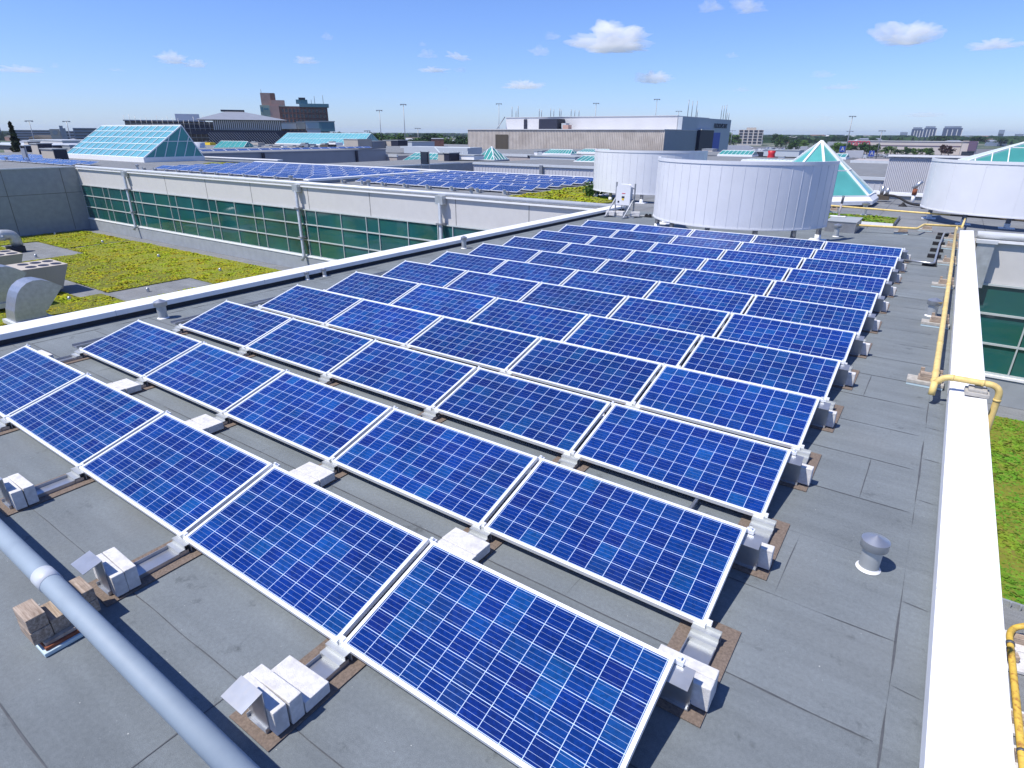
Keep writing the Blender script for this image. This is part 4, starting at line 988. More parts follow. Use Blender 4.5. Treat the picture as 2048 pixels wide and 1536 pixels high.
# dark long wall with glazing, left
t = thing('mall_wing', (-93, 44, 0), 'long grey blue shaded mall wall with green windows low on its right half', 'building')
m = MB(); m.box(-40, 0, -6, 0, 45, .1); m.build('wall', 'slate_roof', t); m = MB(); m.box(-39.9, .1, .101, -.1, 44.9, .13); m.build('roof', 'membrane_far', t)
m = MB(); m.box(.002, 16, -4.5, .04, 44.5, -2.1); w_ = m.build('window', 'glass_green', t); m = MB()
for k in range(16): m.box(.042, 16+k*1.9, -4.5, .10, 16.12+k*1.9, -2.1)
m.build('frame', 'steel_grey', w_)
m = MB(); m.box(-.3, 0, .131, .08, 45, .35); m.build('coping', 'slate_roof', t); m = MB(); m.box(.0, 17.0, -3, .35, 17.4, .2); m.box(0, 37, -5, .35, 37.4, .2); m.build('downpipe', 'navy', t)
for i in range(20):
    fpanel(-94.2, 46.5+i*2.06, .45, 'sliver of a solar panel on the grey blue mall wing, %s from the left' % ORD[i+1], 'panels on the grey blue wing', rz=math.pi/2)
t = thing('roof_parapet', (-70, 43.2, 0), 'white curb in front of the shaded grey blue wall, ending mid roof', 'parapet'); m = MB(); m.box(-17, -.3, 0, 7, .3, .32); m.build('upstand', 'stucco_dark', t); m = MB(); m.box(-17, -.36, .32, 7, .36, .42); m.build('coping', 'white_cap', t)

# ---- generic block placed from survey points
def pbox(name, lb, cat, px0, pt_, px1, pb, Y, depth, mname, grp=None, zb=None, parts=None, xa=None):
    a = ony(px0, (pt_+pb)/2, Y); b_ = ony(px1, (pt_+pb)/2, Y); zt = ony((px0+px1)/2, pt_, Y)[2]; zb_ = ony((px0+px1)/2, pb, Y)[2] if zb is None else zb
    x0, x1 = float(a[0]), float(b_[0])
    if Y >= 130:
        D = math.hypot((a[0]+b_[0])/2-CAM[0], Y-CAM[1]); A_ = ond(px0, D); B_ = ond(px1, D); d1 = ray((px0+px1)/2, pt_); d2 = ray((px0+px1)/2, pb)
        zt = CAM[2]+D/math.hypot(d1[0], d1[1])*d1[2]; zb_ = CAM[2]+D/math.hypot(d2[0], d2[1])*d2[2] if zb is None else zb
        w_ = math.hypot(B_[0]-A_[0], B_[1]-A_[1]); t = thing(name, (A_[0], A_[1], zb_), lb, cat, grp, math.atan2(B_[1]-A_[1], B_[0]-A_[0])); m = MB(); m.box(0, 0, 0, w_, depth, float(zt-zb_)); m.build('body', mname, t)
        t['_w'] = w_; t['_h'] = float(zt-zb_); return t
    t = thing(name, (x0, Y, zb_), lb, cat, grp); m = MB(); m.box(0, 0, 0, x1-x0, depth, float(zt-zb_)); m.build('body', mname, t)
    t['_w'] = x1-x0; t['_h'] = float(zt-zb_)
    return t
def dims(t):
    w, h = t['_w'], t['_h']; del t['_w']; del t['_h']; return w, h
# roof boxes at far left
for a in (('tan plywood roof box nearest the big skylight at far left', 84, 299, 108, 321, 30.2, 1.5, 'concrete_far'), ('tan roof box second from the big skylight', 64, 288, 77, 312, 38, 2, 'concrete_far'), ('tan roof box farthest from the big skylight', 50, 284, 58, 303, 46, 2, 'concrete_far')):
    t = pbox('roof_curb', a[0], 'roof curb', *a[1:7], a[7], 'tan roof boxes at far left', zb=0.0); w, h = dims(t)
    m = MB(); m.box(-.1, -.1, h, w+.1, a[6]+.1, h+.12); m.build('lid', 'stucco_dark', t); m = MB(); m.box(w+.001, .05, .02, w+.02, a[6]-.05, h-.02); m.build('louvre', 'navy', t)  # lid, and a plain navy sheet over the right side
for a in (('low grey roof block behind the tan roof boxes', 78, 290, 140, 300, 50, 6, 'stucco_dark'), ('low white topped roof block behind the tan boxes', 60, 281, 125, 289, 66, 8, 'white_far'), ('cream roof parapet block left of the big skylight ridge', 124, 281, 160, 289, 75, 8, 'white_far'), ('dark blue grey plant room at the left edge', -60, 290, 50, 307, 44, 8, 'navy')):
    t = pbox('roof_block', a[0], 'roof block', *a[1:7], a[7], zb=-.02); w, h = dims(t)
    m = MB(); m.box(-.1, -.1, h, w+.1, a[6]+.1, h+.15); m.build('coping', 'cap_lead', t)
t = thing('inverter_stand', (-87.5, 26.7, 0), 'small dark inverter stand among the panels at far left', 'stand'); m = MB(); m.box(-.55, -.1, .5, .55, .1, 1.5); m.build('housing', 'slate_roof', t); m = MB(); m.box(-.8, -.03, 0, -.72, .03, 1.8); m.box(.72, -.03, 0, .8, .03, 1.8); m.build('post', 'steel_grey', t)
t = thing('inverter_stand', tuple(ony(851, 337, 43.5)), 'dark inverter stand before the sloped green skylight', 'stand'); m = MB(); m.box(-.42, -.15, .4, .42, .15, 1.5); m.build('housing', 'window_dark', t); m = MB(); m.box(-.55, -.03, 0, -.5, .03, 1.55); m.box(.5, -.03, 0, .55, .03, 1.55); m.build('post', 'steel_grey', t)

# roof slabs farther out with clutter
def roofslab(lb, x0, y0, x1, y1, z, mname='membrane_far', wall='stucco_pink'):
    t = thing('mall_wing', (x0, y0, -11.5), lb, 'building'); m = MB(); m.box(0, 0, 0, x1-x0, y1-y0, z+11.48); m.build('wall', wall, t); m = MB(); m.box(.02, .02, z+11.481, x1-x0-.02, y1-y0-.02, z+11.5); m.build('roof', mname, t)
    m = MB(); m.box(-.1, -.1, z+11.3, x1-x0+.1, .25, z+11.75); m.build('coping', 'cap_lead', t)
    return t
roofslab('distant flat mall roof in front of the tan department store', -90, 95.1, -20, 149, -.4)
roofslab('distant flat mall roof beyond the pyramid with pinkish walls', -19.8, 96, 30, 140, -1.3)
roofslab('distant flat mall roof below the hall with the grey hipped roof', -300, 89.2, -90.2, 200, -.9)
t = pbox('mall_block', 'low pinkish mall block with dark windows right of the glass pyramid', 'building', 1700, 322, 1800, 347, 86, 8, 'stucco_pink'); w, h = dims(t)
m = MB(); m.box(.2, -.05, .35, w*.42, -.004, h*.52); m.box(w*.55, -.05, .35, w*.82, -.004, h*.52); w_ = m.build('window', 'glass_dark', t); m = MB(); m.box(-.1, -.25, 0, w+.2, -.06, .16); m.build('ledge', 'white_cap', t); m = MB(); m.box(-.1, -.12, h-.3, w+.1, -.01, h+.05); m.build('coping', 'cap_lead', t)
t = pbox('roof_pipe', 'pale yellow pipe line under the dark windows of the low pinkish block', 'pipe', 1690, 342.5, 1835, 344, 84, .15, 'yellow_pipe'); dims(t)

# rooftop clutter (units, curbs) in the middle distance
CL = [('tan boxy air handler in front of the long pale green skylight', 688, 279, 716, 297, 92, 4, 'concrete_far'), ('grey boxy unit behind the grey blue wall', 720, 283, 745, 297, 96, 4, 'slate_roof'),
      ('tan box unit beside a dark slanted louvre', 766, 281, 782, 292, 100, 4, 'concrete_far'), ('dark slanted louvre unit beside the tan box', 782, 281, 796, 292, 99, 3, 'navy'),
      ('brown box shaped plant room among the distant trees', 862, 278, 887, 296, 150, 22, 'brick'), ('grey green low penthouse in front of the tree line', 800, 284, 824, 296, 110, 8, 'slab_grey'),
      ('white humped duct left of the small pointed pyramid', 897, 311, 948, 319, 60, 2, 'white_cap'), ('tan angular duct box beside the white humped duct', 876, 307, 888, 322, 58, 2, 'concrete_far'), ('dark angular duct box beside the white humped duct', 888, 307, 898, 324, 58, 2, 'navy'),
      ('pale cube unit on the roof in front of the tan store', 1068, 303, 1075, 312, 88, 2, 'white_cap'), ('dark blue cube unit on the roof in front of the tan store', 1076, 302, 1084, 314, 88, 3, 'slab_grey'),
      ('low grey roof monitor in front of the green twin skylights', 1060, 314, 1150, 322, 70, 6, 'slab_grey'), ('small dark vent box on the roof near the small pointed pyramid', 1055, 311, 1061, 317, 82, 1, 'navy'),
      ('large slanted grey roof monitor behind the red vent', 1527, 301, 1598, 313, 118, 4, 'slab_grey'), ('dark blue roof recess between skylight and grey monitor', 1505, 304, 1528, 313, 119, 3, 'navy'),
      ('white flat roof hatch right of the red vent', 1556, 314, 1567, 317, 104, 1, 'white_cap'), ('cream roof block beside the dark porch of the sign wall', 1404, 299, 1425, 303, 118, 3, 'beige_far')]
for a in CL:
    t = pbox('roof_unit', a[0], 'rooftop unit', *a[1:7], a[7]); w, h = dims(t); m = MB(); m.box(-.08, -.08, h, w+.08, a[6]+.08, h+.1); m.build('lid', 'stucco_dark', t)
t = thing('roof_vent', tuple(ony(1542, 315, 105)), 'bright red round roof vent in the distance', 'roof vent'); m = MB(); m.lathe([(.60, 0), (.50, .5), (.62, 1.0), (.001, 1.02)], n=14); m.build('drum', 'red_paint', t)
for i, (a, b_, Y) in enumerate(((550, 297, 98), (575, 298, 95), (600, 293, 100), (640, 294, 97), (655, 290, 110), (528, 297, 93), (505, 299, 92), (618, 299, 92), (475, 288, 130), (500, 290, 120))):
    t = pbox('roof_unit', 'low mixed grey and tan unit on the construction roof, %s in the scatter' % ORD[i+1], 'rooftop unit', a, b_-5, a+16, b_+1, Y, 2.5, ['white_cap', 'concrete_far', 'slate_roof', 'dark_brown'][i % 4], 'low units on the construction roof'); w, h = dims(t)
    m = MB(); m.box(w*.2, -.05, h, w*.7, 1, h+.3); m.build('lid', 'stucco_dark', t)
for i, (a, b_, c, d_, Y) in enumerate(((488, 294, 526, 299, 94), (405, 285, 420, 290, 120), (752, 285, 766, 292, 101), (590, 296, 612, 299, 94))):
    t = pbox('lift_platform', 'bright yellow construction lift on the far roof, %s from the left' % ['second', 'first', 'fourth', 'third'][i], 'lift', a, b_, c, d_, Y, 2, 'bright_yellow', 'yellow construction lifts'); w, h = dims(t)
    m = MB(); m.box(w*.3, .2, h, w*.6, .8, h+.5); m.build('cage', 'dark_steel', t)
t = thing('roof_drum', tuple(ony(393, 305, 82)), 'pale round drum just behind the right tip of the biggest skylight', 'rooftop screen'); m = MB(); m.lathe([(2.2, -1), (2.2, 2.3), (.01, 2.35)], n=24); m.build('cladding', 'drum_white', t)
t = thing('roof_frame', tuple(ony(905, 312, 75)), 'white angled steel frame on the roof behind the sloped green skylight', 'frame'); m = MB(); m.beam((-3.6, 0, 1.25), (3.6, 0, 1.25), .08); m.beam((-3.6, 0, 1.25), (-2.2, 0, .1), .12)
for k in range(6): m.beam((-1.6+k*.9, 0, .1), (-1.9+k*1.0, 0, .7), .06)
m.build('bars', 'sky_frame', t)
t = pbox('roof_block', 'pale blue grey long parapet box beyond the white angled frame', 'roof block', 808, 294, 935, 308, 82, 4, 'slab_grey'); dims(t)

# ================================================================== DEPARTMENT STORE
t = thing('department_store', (-120.6, 150, -11.5), 'huge tan ribbed department store with a white upper storey and a leaning grey sign wall', 'building')
W1 = 61.5; m = MB(); m.box(0, 0, 0, W1, 24, 15.76); m.build('lower_wall', 'beige_metal', t)
m = MB()
for k in range(124): m.box(k*.5, -.10, 0, k*.5+.16, -.004, 15.7)
m.build('ribs', 'beige_metal', t)
m = MB(); m.box(-.1, -.3, 15.761, W1+.1, 24.2, 15.95); m.build('coping', 'white_far', t)
m = MB(); m.box(10.3, -.16, 9.3, 14.8, -.11, 14.5)
for k in range(10): m.box(10.4+k*.45, -.22, 9.3, 10.6+k*.45, -.165, 14.5)
m.build('louvre', 'dark_brown', t)
m = MB(); m.box(4, 14, 15.951, 59.3, 40, 19.3); m.build('upper_wall', 'white_far', t)
m = MB(); m.box(4, 13.8, 19.301, 59.4, 14.3, 19.42); m.build('upper_coping', 'cap_lead', t)
m = MB(); m.box(10.9, 13.7, 15.96, 11.9, 13.99, 18.8); m.box(19.0, 9.5, 15.96, 25.2, 13.9, 18.75); m.build('dark_penthouse', 'navy', t)
m = MB(); m.box(25.8, 11, 15.96, 27.3, 13, 17.6); m.build('rooftop_unit', 'slab_grey', t); m = MB(); m.box(27.4, 9, 15.96, 29.2, 11, 17.1); m.build('orange_unit', 'brick_pink', t)
m = MB(); m.box(60.2, 12, 0, 61.4, 55.1, 19.0); m.build('sign_wall', 'slab_grey', t)
m = MB(); m.box(61.41, 24.1, .0, 62.4, 36, 15.9); m.build('porch', 'navy', t); m = MB(); m.box(61.4, 24.5, 15.901, 62.6, 36.2, 16.15); m.build('porch_edge', 'white_far', t)
m = MB(); m.box(61.402, 38.5, .0, 61.47, 45.5, 15.3); m.build('banner', 'banner_blue', t)
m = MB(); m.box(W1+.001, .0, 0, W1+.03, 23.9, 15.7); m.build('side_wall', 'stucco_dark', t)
tm = text_mesh('lettering', "HUDSON'S BAY", 1.75, 'navy', t, (61.46, 44.8, 17.1), (math.pi/2, 0, math.pi/2), .05, .03, 1.05)
m = MB()
for x, hh in ((5.6, 3.0), (7.1, 1.8), (7.9, 3.2), (15.6, 2.2), (16.4, 1.9), (19.6, 2.3), (20.7, 2.0), (22.7, 2.2), (23.2, 1.9), (26.6, 1.9), (27.8, 1.7), (29.2, 1.6)): m.tube([(x, 15, 19.4), (x, 15, 19.4+hh)], .10, 5)
for y, hh in ((17, 4.2), (20, 4.0), (23.5, 4.2), (24.5, 2), (46, 3.8), (48.3, 3.9), (50.6, 4.2), (52, 2), (54, 2)): m.tube([(60.8, y, 19.0), (60.8, y, 19.0+hh)], .09, 5)
m.tube([(3.3, 10, 15.9), (3.6, 14, 19.5)], .14, 5); m.build('antenna', 'steel_grey', t)

# ================================================================== HALL, HOTEL, DISTANT LEFT
t = pbox('market_hall', 'grey hip roofed hall with tall glass clerestory in front of the hotel', 'building', 430, 240, 565, 258, 150, 30, 'glass_dark', zb=-2); w, h = dims(t)
m = MB()
for k in range(34): m.box(k*w/34, -.25, h*.62, k*w/34+.34, -.01, h*.97)
m.build('mullions', 'white_far', t)
m = MB(); m.box(-8, -1.5, h*.46, w+8, -.3, h*.60); m.build('dark_band', 'navy', t)
m = MB(); m.hexa([(-6, -2.5, h), (w+2.5, -2.5, h), (w+2.5, 32, h), (-6, 32, h)], [(5, 12, h+3.3), (w-14, 12, h+3.3), (w-14, 18, h+3.3), (5, 18, h+3.3)]); m.build('roof', 'slate_roof', t)
m = MB(); m.box(3, 11.6, h+3.31, w-13, 18.4, h+3.9); m.build('ridge_louvre', 'navy', t)
t = pbox('louvre_slope', 'dark slope with white diagonal stripes below the hall', 'building', 416, 265, 562, 288, 138, 1, 'navy'); w, h = dims(t); m = MB()
for k in range(30):
    x = k*w/28-3; x2 = x+3.2
    m.beam((max(0, x), -.15, h if x >= 0 else h*(1-(-x)/3.2)), (min(w, x2), -.15, 0 if x2 <= w else h*(1-(w-x)/3.2)), .42, .1)
m.build('stripe', 'white_far', t)
t = pbox('construction_block', 'dark scaffolded building behind the big skylight', 'building', 255, 243, 432, 292, 146, 25, 'dark_brown', zb=-2); w, h = dims(t)
m = MB()
for k in range(18): m.tube([(k*w/17, -.6, 0), (k*w/17, -.6, h+random.uniform(.5, 2.8))], .09, 5)
for z in (.3, .5, .7, .9): m.box(0, -.7, h*z, w, -.55, h*z+.15)
m.build('scaffold', 'steel_grey', t); m = MB(); m.box(-.5, -.4, h, w*.9, 20, h+.5); m.build('roof_edge', 'slate_roof', t); m = MB(); m.box(w*.55, -.5, h*.45, w*.95, -.1, h*.85); m.build('opening', 'navy', t)
t = pbox('roof_block', 'white and pale grey box on top of the scaffolded building', 'roof block', 357, 228, 405, 242, 160, 6, 'white_far'); dims(t)
t = pbox('hotel', 'tall brown brick hotel with a pink stair tower and green roof boxes', 'building', 565, 213, 660, 262, 255, 18, 'brick', zb=-11.5); w, h = dims(t)
m = MB()
for i in range(12):
    for j in range(6): m.box(1.5+i*(w-3)/12, -.12, h-3.4-j*2.9, 1.5+i*(w-3)/12+2.4, -.004, h-1.5-j*2.9)
m.build('window', 'window_dark', t)
m = MB()
for i in range(13): m.box(.3+i*(w-1.4)/12, -.5, 3, .3+i*(w-1.4)/12+.7, -.13, h-.4)
m.build('pier', 'brick', t)
m = MB(); m.box(-5.3, -1, 0, -.01, 10, h+.3); m.build('tower_side', 'brick_pink', t); m = MB(); m.box(-10.6, -1.01, 0, -5.32, 8, h+.3); m.build('sign_side', 'hotel_green', t)
m = MB(); m.box(-9.6, 0, h+.31, -4.2, 8, h+7); m.box(-4.19, -.5, h+.31, 3.5, 6, h+3.2); m.build('stair_tower', 'brick_pink', t); m = MB(); m.box(-4.19, .0, h+3.21, -1.6, 8, h+7); m.build('stair_tower_side', 'brick', t)
m = MB(); m.box(w*.42, -1.3, h-.3, w+1, 10, h+1.6); m.box(w*.36, 1, h+1.61, w*.6, 8, h+3.8); m.build('roof_sign_box', 'teal', t); m = MB(); m.box(w*.42, .5, h+3.81, w*.56, 6, h+4.9); m.build('roof_unit', 'navy', t)
m = MB(); m.box(-10.3, -1.2, h-3.2, -9, -1.03, h-.8); m.box(-8.5, -1.2, h-2.2, -6, -1.03, h-1.2); m.build('sign', 'teal', t)
m = MB(); [m.tube([(x, 2, h+1), (x, 2, h+z)], .14, 5) for x, z in ((19, 4), (21, 6), (w-2, 6.5), (-9, 9))]; m.build('antenna', 'dark_steel', t)
for a in (('teal cinema box at the foot of the hotel', 640, 244, 671, 263, 235, 14, 'teal'), ('grey white box at the foot of the hotel', 613, 244, 641, 261, 236, 14, 'slab_grey'), ('small tan box at the foot of the hotel', 596, 245, 612, 258, 237, 14, 'concrete_far'), ('long white blank wall left of the tan box under the hotel', 562, 247, 595, 258, 238, 14, 'white_far'), ('low white box over the long pale skylight', 615, 259, 642, 266, 215, 9, 'white_far')):
    t = pbox('commercial_block', a[0], 'building', *a[1:7], a[7], 'blocks at the foot of the hotel'); w, h = dims(t); m = MB(); m.box(-.3, -.3, h, w+.3, 3, h+.5); m.build('coping', 'stucco_dark', t)
for a in (('long dark blue office block on the left horizon', 28, 260, 102, 276, 330, 20, 'city_blue'), ('taller dark blue office block left of the big skylight ridge', 148, 256, 196, 280, 300, 20, 'city_blue'), ('hazy blue block between the office blocks at left', 122, 262, 160, 278, 310, 20, 'slate_roof')):
    t = pbox('office_block', a[0], 'building', *a[1:7], a[7], 'office blocks on the left horizon', zb=-11.5); w, h = dims(t); m = MB()
    for k in range(6): m.box(1, -.3, h-2-k*3, w-1, -.01, h-.8-k*3)
    m.build('window_strip', 'window_dark', t)
t = pbox('tower_block', 'bluish tower rising at the left edge of the photo', 'building', -40, 244, 4, 275, 420, 22, 'city_blue', zb=-11.5); w, h = dims(t); m = MB()
for k in range(10): m.box(.5, -.3, h-3-k*3, w-.5, -.01, h-1.4-k*3)
m.build('window_strip', 'window_dark', t)
t = pbox('plant_building', 'concrete plant building with a round grille and chimney at left', 'building', 101, 258, 121, 276, 210, 15, 'concrete_far', zb=-11.5); w, h = dims(t)
m = MB(); m.tube([(w*.5, -.05, h-2.6), (w*.5, -.4, h-2.6)], 1.7, 16); m.build('grille', 'stucco_dark', t); m = MB(); m.box(w+.2, -1, 0, w+4, 12, h+.6); m.box(w+.3, 0, h+.61, w+2.6, 3, h+2.4); m.build('chimney', 'slate_roof', t)

# ================================================================== RIGHT DISTANCE
def fbox(name, lb, cat, px0, px1, dist, hgt, depth, mname, grp=None, z=-11.5):
    a = Vector(ond(px0, dist, z)); b_ = Vector(ond(px1, dist, z)); w = (b_-a).length
    t = thing(name, a, lb, cat, grp, math.atan2(b_.y-a.y, b_.x-a.x)); m = MB(); m.box(0, 0, 0, w, depth, hgt); m.build('body', mname, t); return t, w
t, w = fbox('warehouse_store', 'long low beige warehouse store with red lettering beyond the car park', 'building', 1700, 1929, 640, 10.0, 40, 'beige_far')
m = MB(); m.box(0, -.3, 6.4, w, -.01, 6.9); m.build('red_stripe', 'sign_purple', t); m = MB(); m.box(-.4, -.5, 10.0, w+.4, 1, 10.5); m.build('coping', 'white_far', t)
text_mesh('lettering', 'COSTCO', 5.4, 'sign_red', t, (8.2, -.5, 7.9), (math.pi/2, 0, 0), .1, .08, .80)
m = MB(); m.box(-17, 5, 0, -.2, 25, 9); m.build('annex', 'stucco_dark', t)
t, w = fbox('shop_building', 'brown and beige shop with a dark purple sign at the end of the warehouse store', 'building', 1930, 1962, 632, 10.2, 30, 'beige_far')
m = MB(); m.box(w*.42, -1.2, 3.6, w*.95, -.01, 10.8); m.build('sign_board', 'sign_purple', t); m = MB(); m.box(0, -.6, 10.201, w*.4, 2, 11); m.build('coping', 'stucco_pink', t); m = MB(); m.box(w*.1, -.3, 0, w*.9, -.01, 3); m.build('shopfront', 'window_dark', t)
text_mesh('lettering', 'BEST BUY', 2.0, 'white_far', t, (w*.69, -1.35, 7.3), (math.pi/2, 0, 0), .05, .02, .9) if False else None
t, w = fbox('parking_garage', 'five level beige parking garage right of the sign wall', 'building', 1477, 1526, 990, 21.0, 45, 'beige_far')
m = MB()
for k in range(5):
    for i in range(5): m.box(i*w/5+1, -.5, 3.2+k*3.8, (i+1)*w/5-1, -.01, 5.2+k*3.8)
m.build('deck_opening', 'navy', t); m = MB(); m.box(w, .1, 0, w+.3, 44, 20.5); m.build('side_wall', 'slab_grey', t); m = MB(); [m.box(w+.31, 1, 3.2+k*3.8, w+.6, 43, 5.2+k*3.8) for k in range(5)]; m.build('side_opening', 'navy', t); m = MB(); m.box(w*.3, 8, 21.01, w*.7, 20, 24); m.build('stair_head', 'concrete_far', t)
for nm, a, b_, hh in (('left office tower of the twin dark glass pair on the right horizon', 1822, 1845, 32), ('stepped taller wing of the left dark glass office pair', 1846, 1871, 35), ('right dark glass office tower on the right horizon', 1884, 1923, 35)):
    t, w = fbox('office_tower', nm, 'building', a, b_, 2300, hh, 40, 'tower_glass', 'dark glass office towers on the right horizon'); m = MB()
    for k in range(4): m.box(w*(k+.9)/4, -1, 0, w*(k+.9)/4+2, -.1, hh-4)
    m.build('pier', 'city_white', t); m = MB(); m.box(2, 4, hh+.01, w-4, 30, hh+5); m.build('plant_floor', 'city_blue', t)
for i, (a, b_, dist, hh, mm) in enumerate(((1800, 1815, 3000, 26, 'city_blue'), (1996, 2008, 3500, 38, 'city_blue'), (1620, 1650, 2600, 15, 'pink_brick_far'), (1700, 1760, 2500, 12, 'city_white'), (2030, 2048, 2500, 20, 'city_blue'), (1570, 1600, 1900, 9, 'city_white'), (1655, 1690, 3300, 16, 'city_blue'), (1960, 1990, 3000, 14, 'pink_brick_far'), (1765, 1795, 2100, 8, 'city_blue'))):
    t, w = fbox('distant_building', 'hazy low building on the right horizon, %s of the scatter' % ORD[i+1], 'building', a, b_, dist, hh, 30, mm, 'low buildings on the right horizon'); m = MB(); m.box(2, -1, hh*.3, w-2, -.1, hh*.6); m.build('window_strip', 'window_dark', t)
# scattered town: single-storey sheds and houses far off
m = MB(); m.box(-1, -1, 0, 1, 1, 1); m.hexa([(-1.05, -1.05, 1), (1.05, -1.05, 1), (1.05, 1.05, 1), (-1.05, 1.05, 1)], [(-1, -.05, 1.35), (1, -.05, 1.35), (1, .05, 1.35), (-1, .05, 1.35)], 1)
protoH = {}
for k, (wm, rm) in enumerate((('city_white', 'slate_roof'), ('pink_brick_far', 'dark_brown'), ('beige_far', 'white_far'), ('city_blue', 'slate_roof'))): protoH[k] = m.build('distant_house', [wm, rm])
rr = random.Random(21); used = set()
for i in range(150):
    k = rr.choice([0, 1, 1, 2, 3]); o = protoH[k]
    if k in used: o = o.copy(); COL.objects.link(o)
    used.add(k); px = rr.choice([rr.uniform(690, 940), rr.uniform(1480, 2060), rr.uniform(1480, 2060), rr.uniform(10, 500)]); dist = rr.uniform(1100, 5200) if px > 1400 else rr.uniform(520, 1500)
    if px < 940 and px > 600: dist = rr.uniform(520, 800); o2 = None
    p = ond(px, dist); o.location = p; o.rotation_euler = (0, 0, rr.uniform(0, 3.1)); o.scale = (rr.uniform(7, 22)*(dist/1800 if dist > 1800 else 1), rr.uniform(5, 9), rr.uniform(5, 8)*(1.3 if dist > 2500 else 1))
    tag(o, ['white walled', 'reddish brick', 'beige flat', 'bluish grey'][k]+' house far off on the hazy plain', 'house', 'far off houses and sheds, '+['white', 'brick', 'beige', 'bluish'][k])
for k in protoH:
    if k not in used: bpy.data.objects.remove(protoH[k])

# ================================================================== TREES
def tree_proto(name, leaf, seed, conifer=False, tall=1.0):
    rr = random.Random(seed); t = thing(name, (0, 0, 0), 'x', 'tree'); m = MB()
    m.tube([(0, 0, 0), (.05, 0, 2.2), (0, .05, 5), (.1, 0, 7.5)], [.28, .22, .15, .05], 7)
    cl = []
    if not conifer:
        for k in range(7):
            a = rr.uniform(0, 6.28); h = rr.uniform(3.2, 7.2); l = rr.uniform(1.2, 2.6); m.tube([(0, 0, h-1.2), (math.cos(a)*l*.5, math.sin(a)*l*.5, h-.4), (math.cos(a)*l, math.sin(a)*l, h)], [.10, .07, .03], 5); cl.append((math.cos(a)*l, math.sin(a)*l, h+.3, rr.uniform(1.0, 1.6)))
        for k in range(7): cl.append((rr.uniform(-1.3, 1.3), rr.uniform(-1.3, 1.3), rr.uniform(4.6, 8.6), rr.uniform(.9, 1.5)))
    m.build('trunk', 'bark', t); c = MB()
    def leafq(p, s_):
        a = Vector((rr.gauss(0, 1), rr.gauss(0, 1), rr.gauss(0, 1))).normalized(); b_ = a.orthogonal().normalized(); d_ = a.cross(b_); c.quad([p-b_*s_-d_*s_*.6, p+b_*s_-d_*s_*.6, p+b_*s_*.7+d_*s_, p-b_*s_*.6+d_*s_*.8])
    if conifer:
        for k in range(900):
            u = rr.random()**.8; z = 1+u*11; r_ = (1-u)*2.7*(.55+.45*abs(math.sin(z*3.1)))*math.sqrt(rr.random()); a = rr.uniform(0, 6.28); leafq(Vector((math.cos(a)*r_, math.sin(a)*r_, z)), rr.uniform(.15, .34))
    else:
        for (x, y, z, r_) in cl:
            for k in range(95):
                v = Vector((rr.gauss(0, 1), rr.gauss(0, 1), rr.gauss(0, .8))).normalized()*r_*(rr.random()**.4); leafq(Vector((x, y, z))+v, rr.uniform(.14, .32))
    c.build('crown', leaf, t); remember(t); return t
protos = {'g': tree_proto('broadleaf_tree', 'leaf_green', 1), 'd': tree_proto('broadleaf_tree', 'leaf_dark', 2), 'l': tree_proto('broadleaf_tree', 'leaf_light', 3), 'r': tree_proto('broadleaf_tree', 'leaf_red', 4), 'c': tree_proto('conifer_tree', 'conifer_leaf', 5, True)}
usedT = set()
def tree(kind, px, dist, hgt, lb, grp, wide=1.0, z=-11.5):
    o = protos[kind]; p = ond(px, dist, z); s_ = hgt/(9.4 if kind != 'c' else 12.0); sc = (s_*wide, s_*wide, s_)
    if kind in usedT: dup(o, p, lb, rz=random.uniform(0, 6), scale=sc)['group'] = grp
    else: usedT.add(kind); o.location = p; o.scale = sc; o['label'] = lb; o['group'] = grp
rr = random.Random(5)
nm = {'g': 'mid green', 'd': 'dark green', 'l': 'light green', 'r': 'reddish'}
tree('c', 26, 150, 16.2, 'tall dark conifer at the left edge of the skyline', 'skyline conifers', .8)
tree('c', 48, 165, 12.5, 'shorter conifer just right of the tallest one at left', 'skyline conifers')
for i, px in enumerate(np.linspace(700, 945, 27)):
    k = rr.choice(['d', 'g', 'd', 'l' if i % 5 == 0 else 'g']); tree(k, px+rr.uniform(-4, 4), rr.uniform(330, 430), rr.uniform(11.5, 15.5), '%s tree in the line left of the tan store, %s from left' % (nm[k], ORD[i+1] if i < 20 else ['last but six', 'last but five', 'last but four', 'last but three', 'last but two', 'last but one', 'last'][i-20]), 'tree line left of the tan store', 1.25)
for i, (px, d_, h_, k) in enumerate(((845, 300, 9, 'g'), (832, 290, 7, 'l'), (790, 290, 7.5, 'l'), (668, 420, 16, 'd'), (704, 420, 15.5, 'd'))): tree(k, px, d_, h_, '%s tree standing before the tree line, %s of five' % (nm[k], ORD[i+1]), 'trees before the tree line', 1.3)
for i, px in enumerate((48, 60, 72, 85, 95, 124, 132, 140, 150, 168, 178, 190)): k = rr.choice('gd'); tree(k, px, rr.uniform(230, 290), rr.uniform(8, 10.5), '%s tree between far left offices and roof boxes, %s from the left' % (nm[k], ORD[i+1]), 'trees at far left', 1.3)
for i, (px, d_, h_, k) in enumerate(((1462, 800, 17, 'g'), (1470, 820, 16, 'l'), (1556, 900, 17, 'd'), (1566, 860, 15, 'g'), (1576, 850, 13, 'g'), (1560, 760, 11, 'g'), (1588, 780, 9, 'd'), (1600, 800, 11, 'g'), (1612, 700, 11, 'l'), (1596, 620, 10, 'g'), (1584, 610, 8, 'g'))): tree(k, px, d_, h_, '%s tree around the parking garage, %s from the left in a loose row' % (nm[k], ORD[i+1]), 'trees around the parking garage', 1.4)
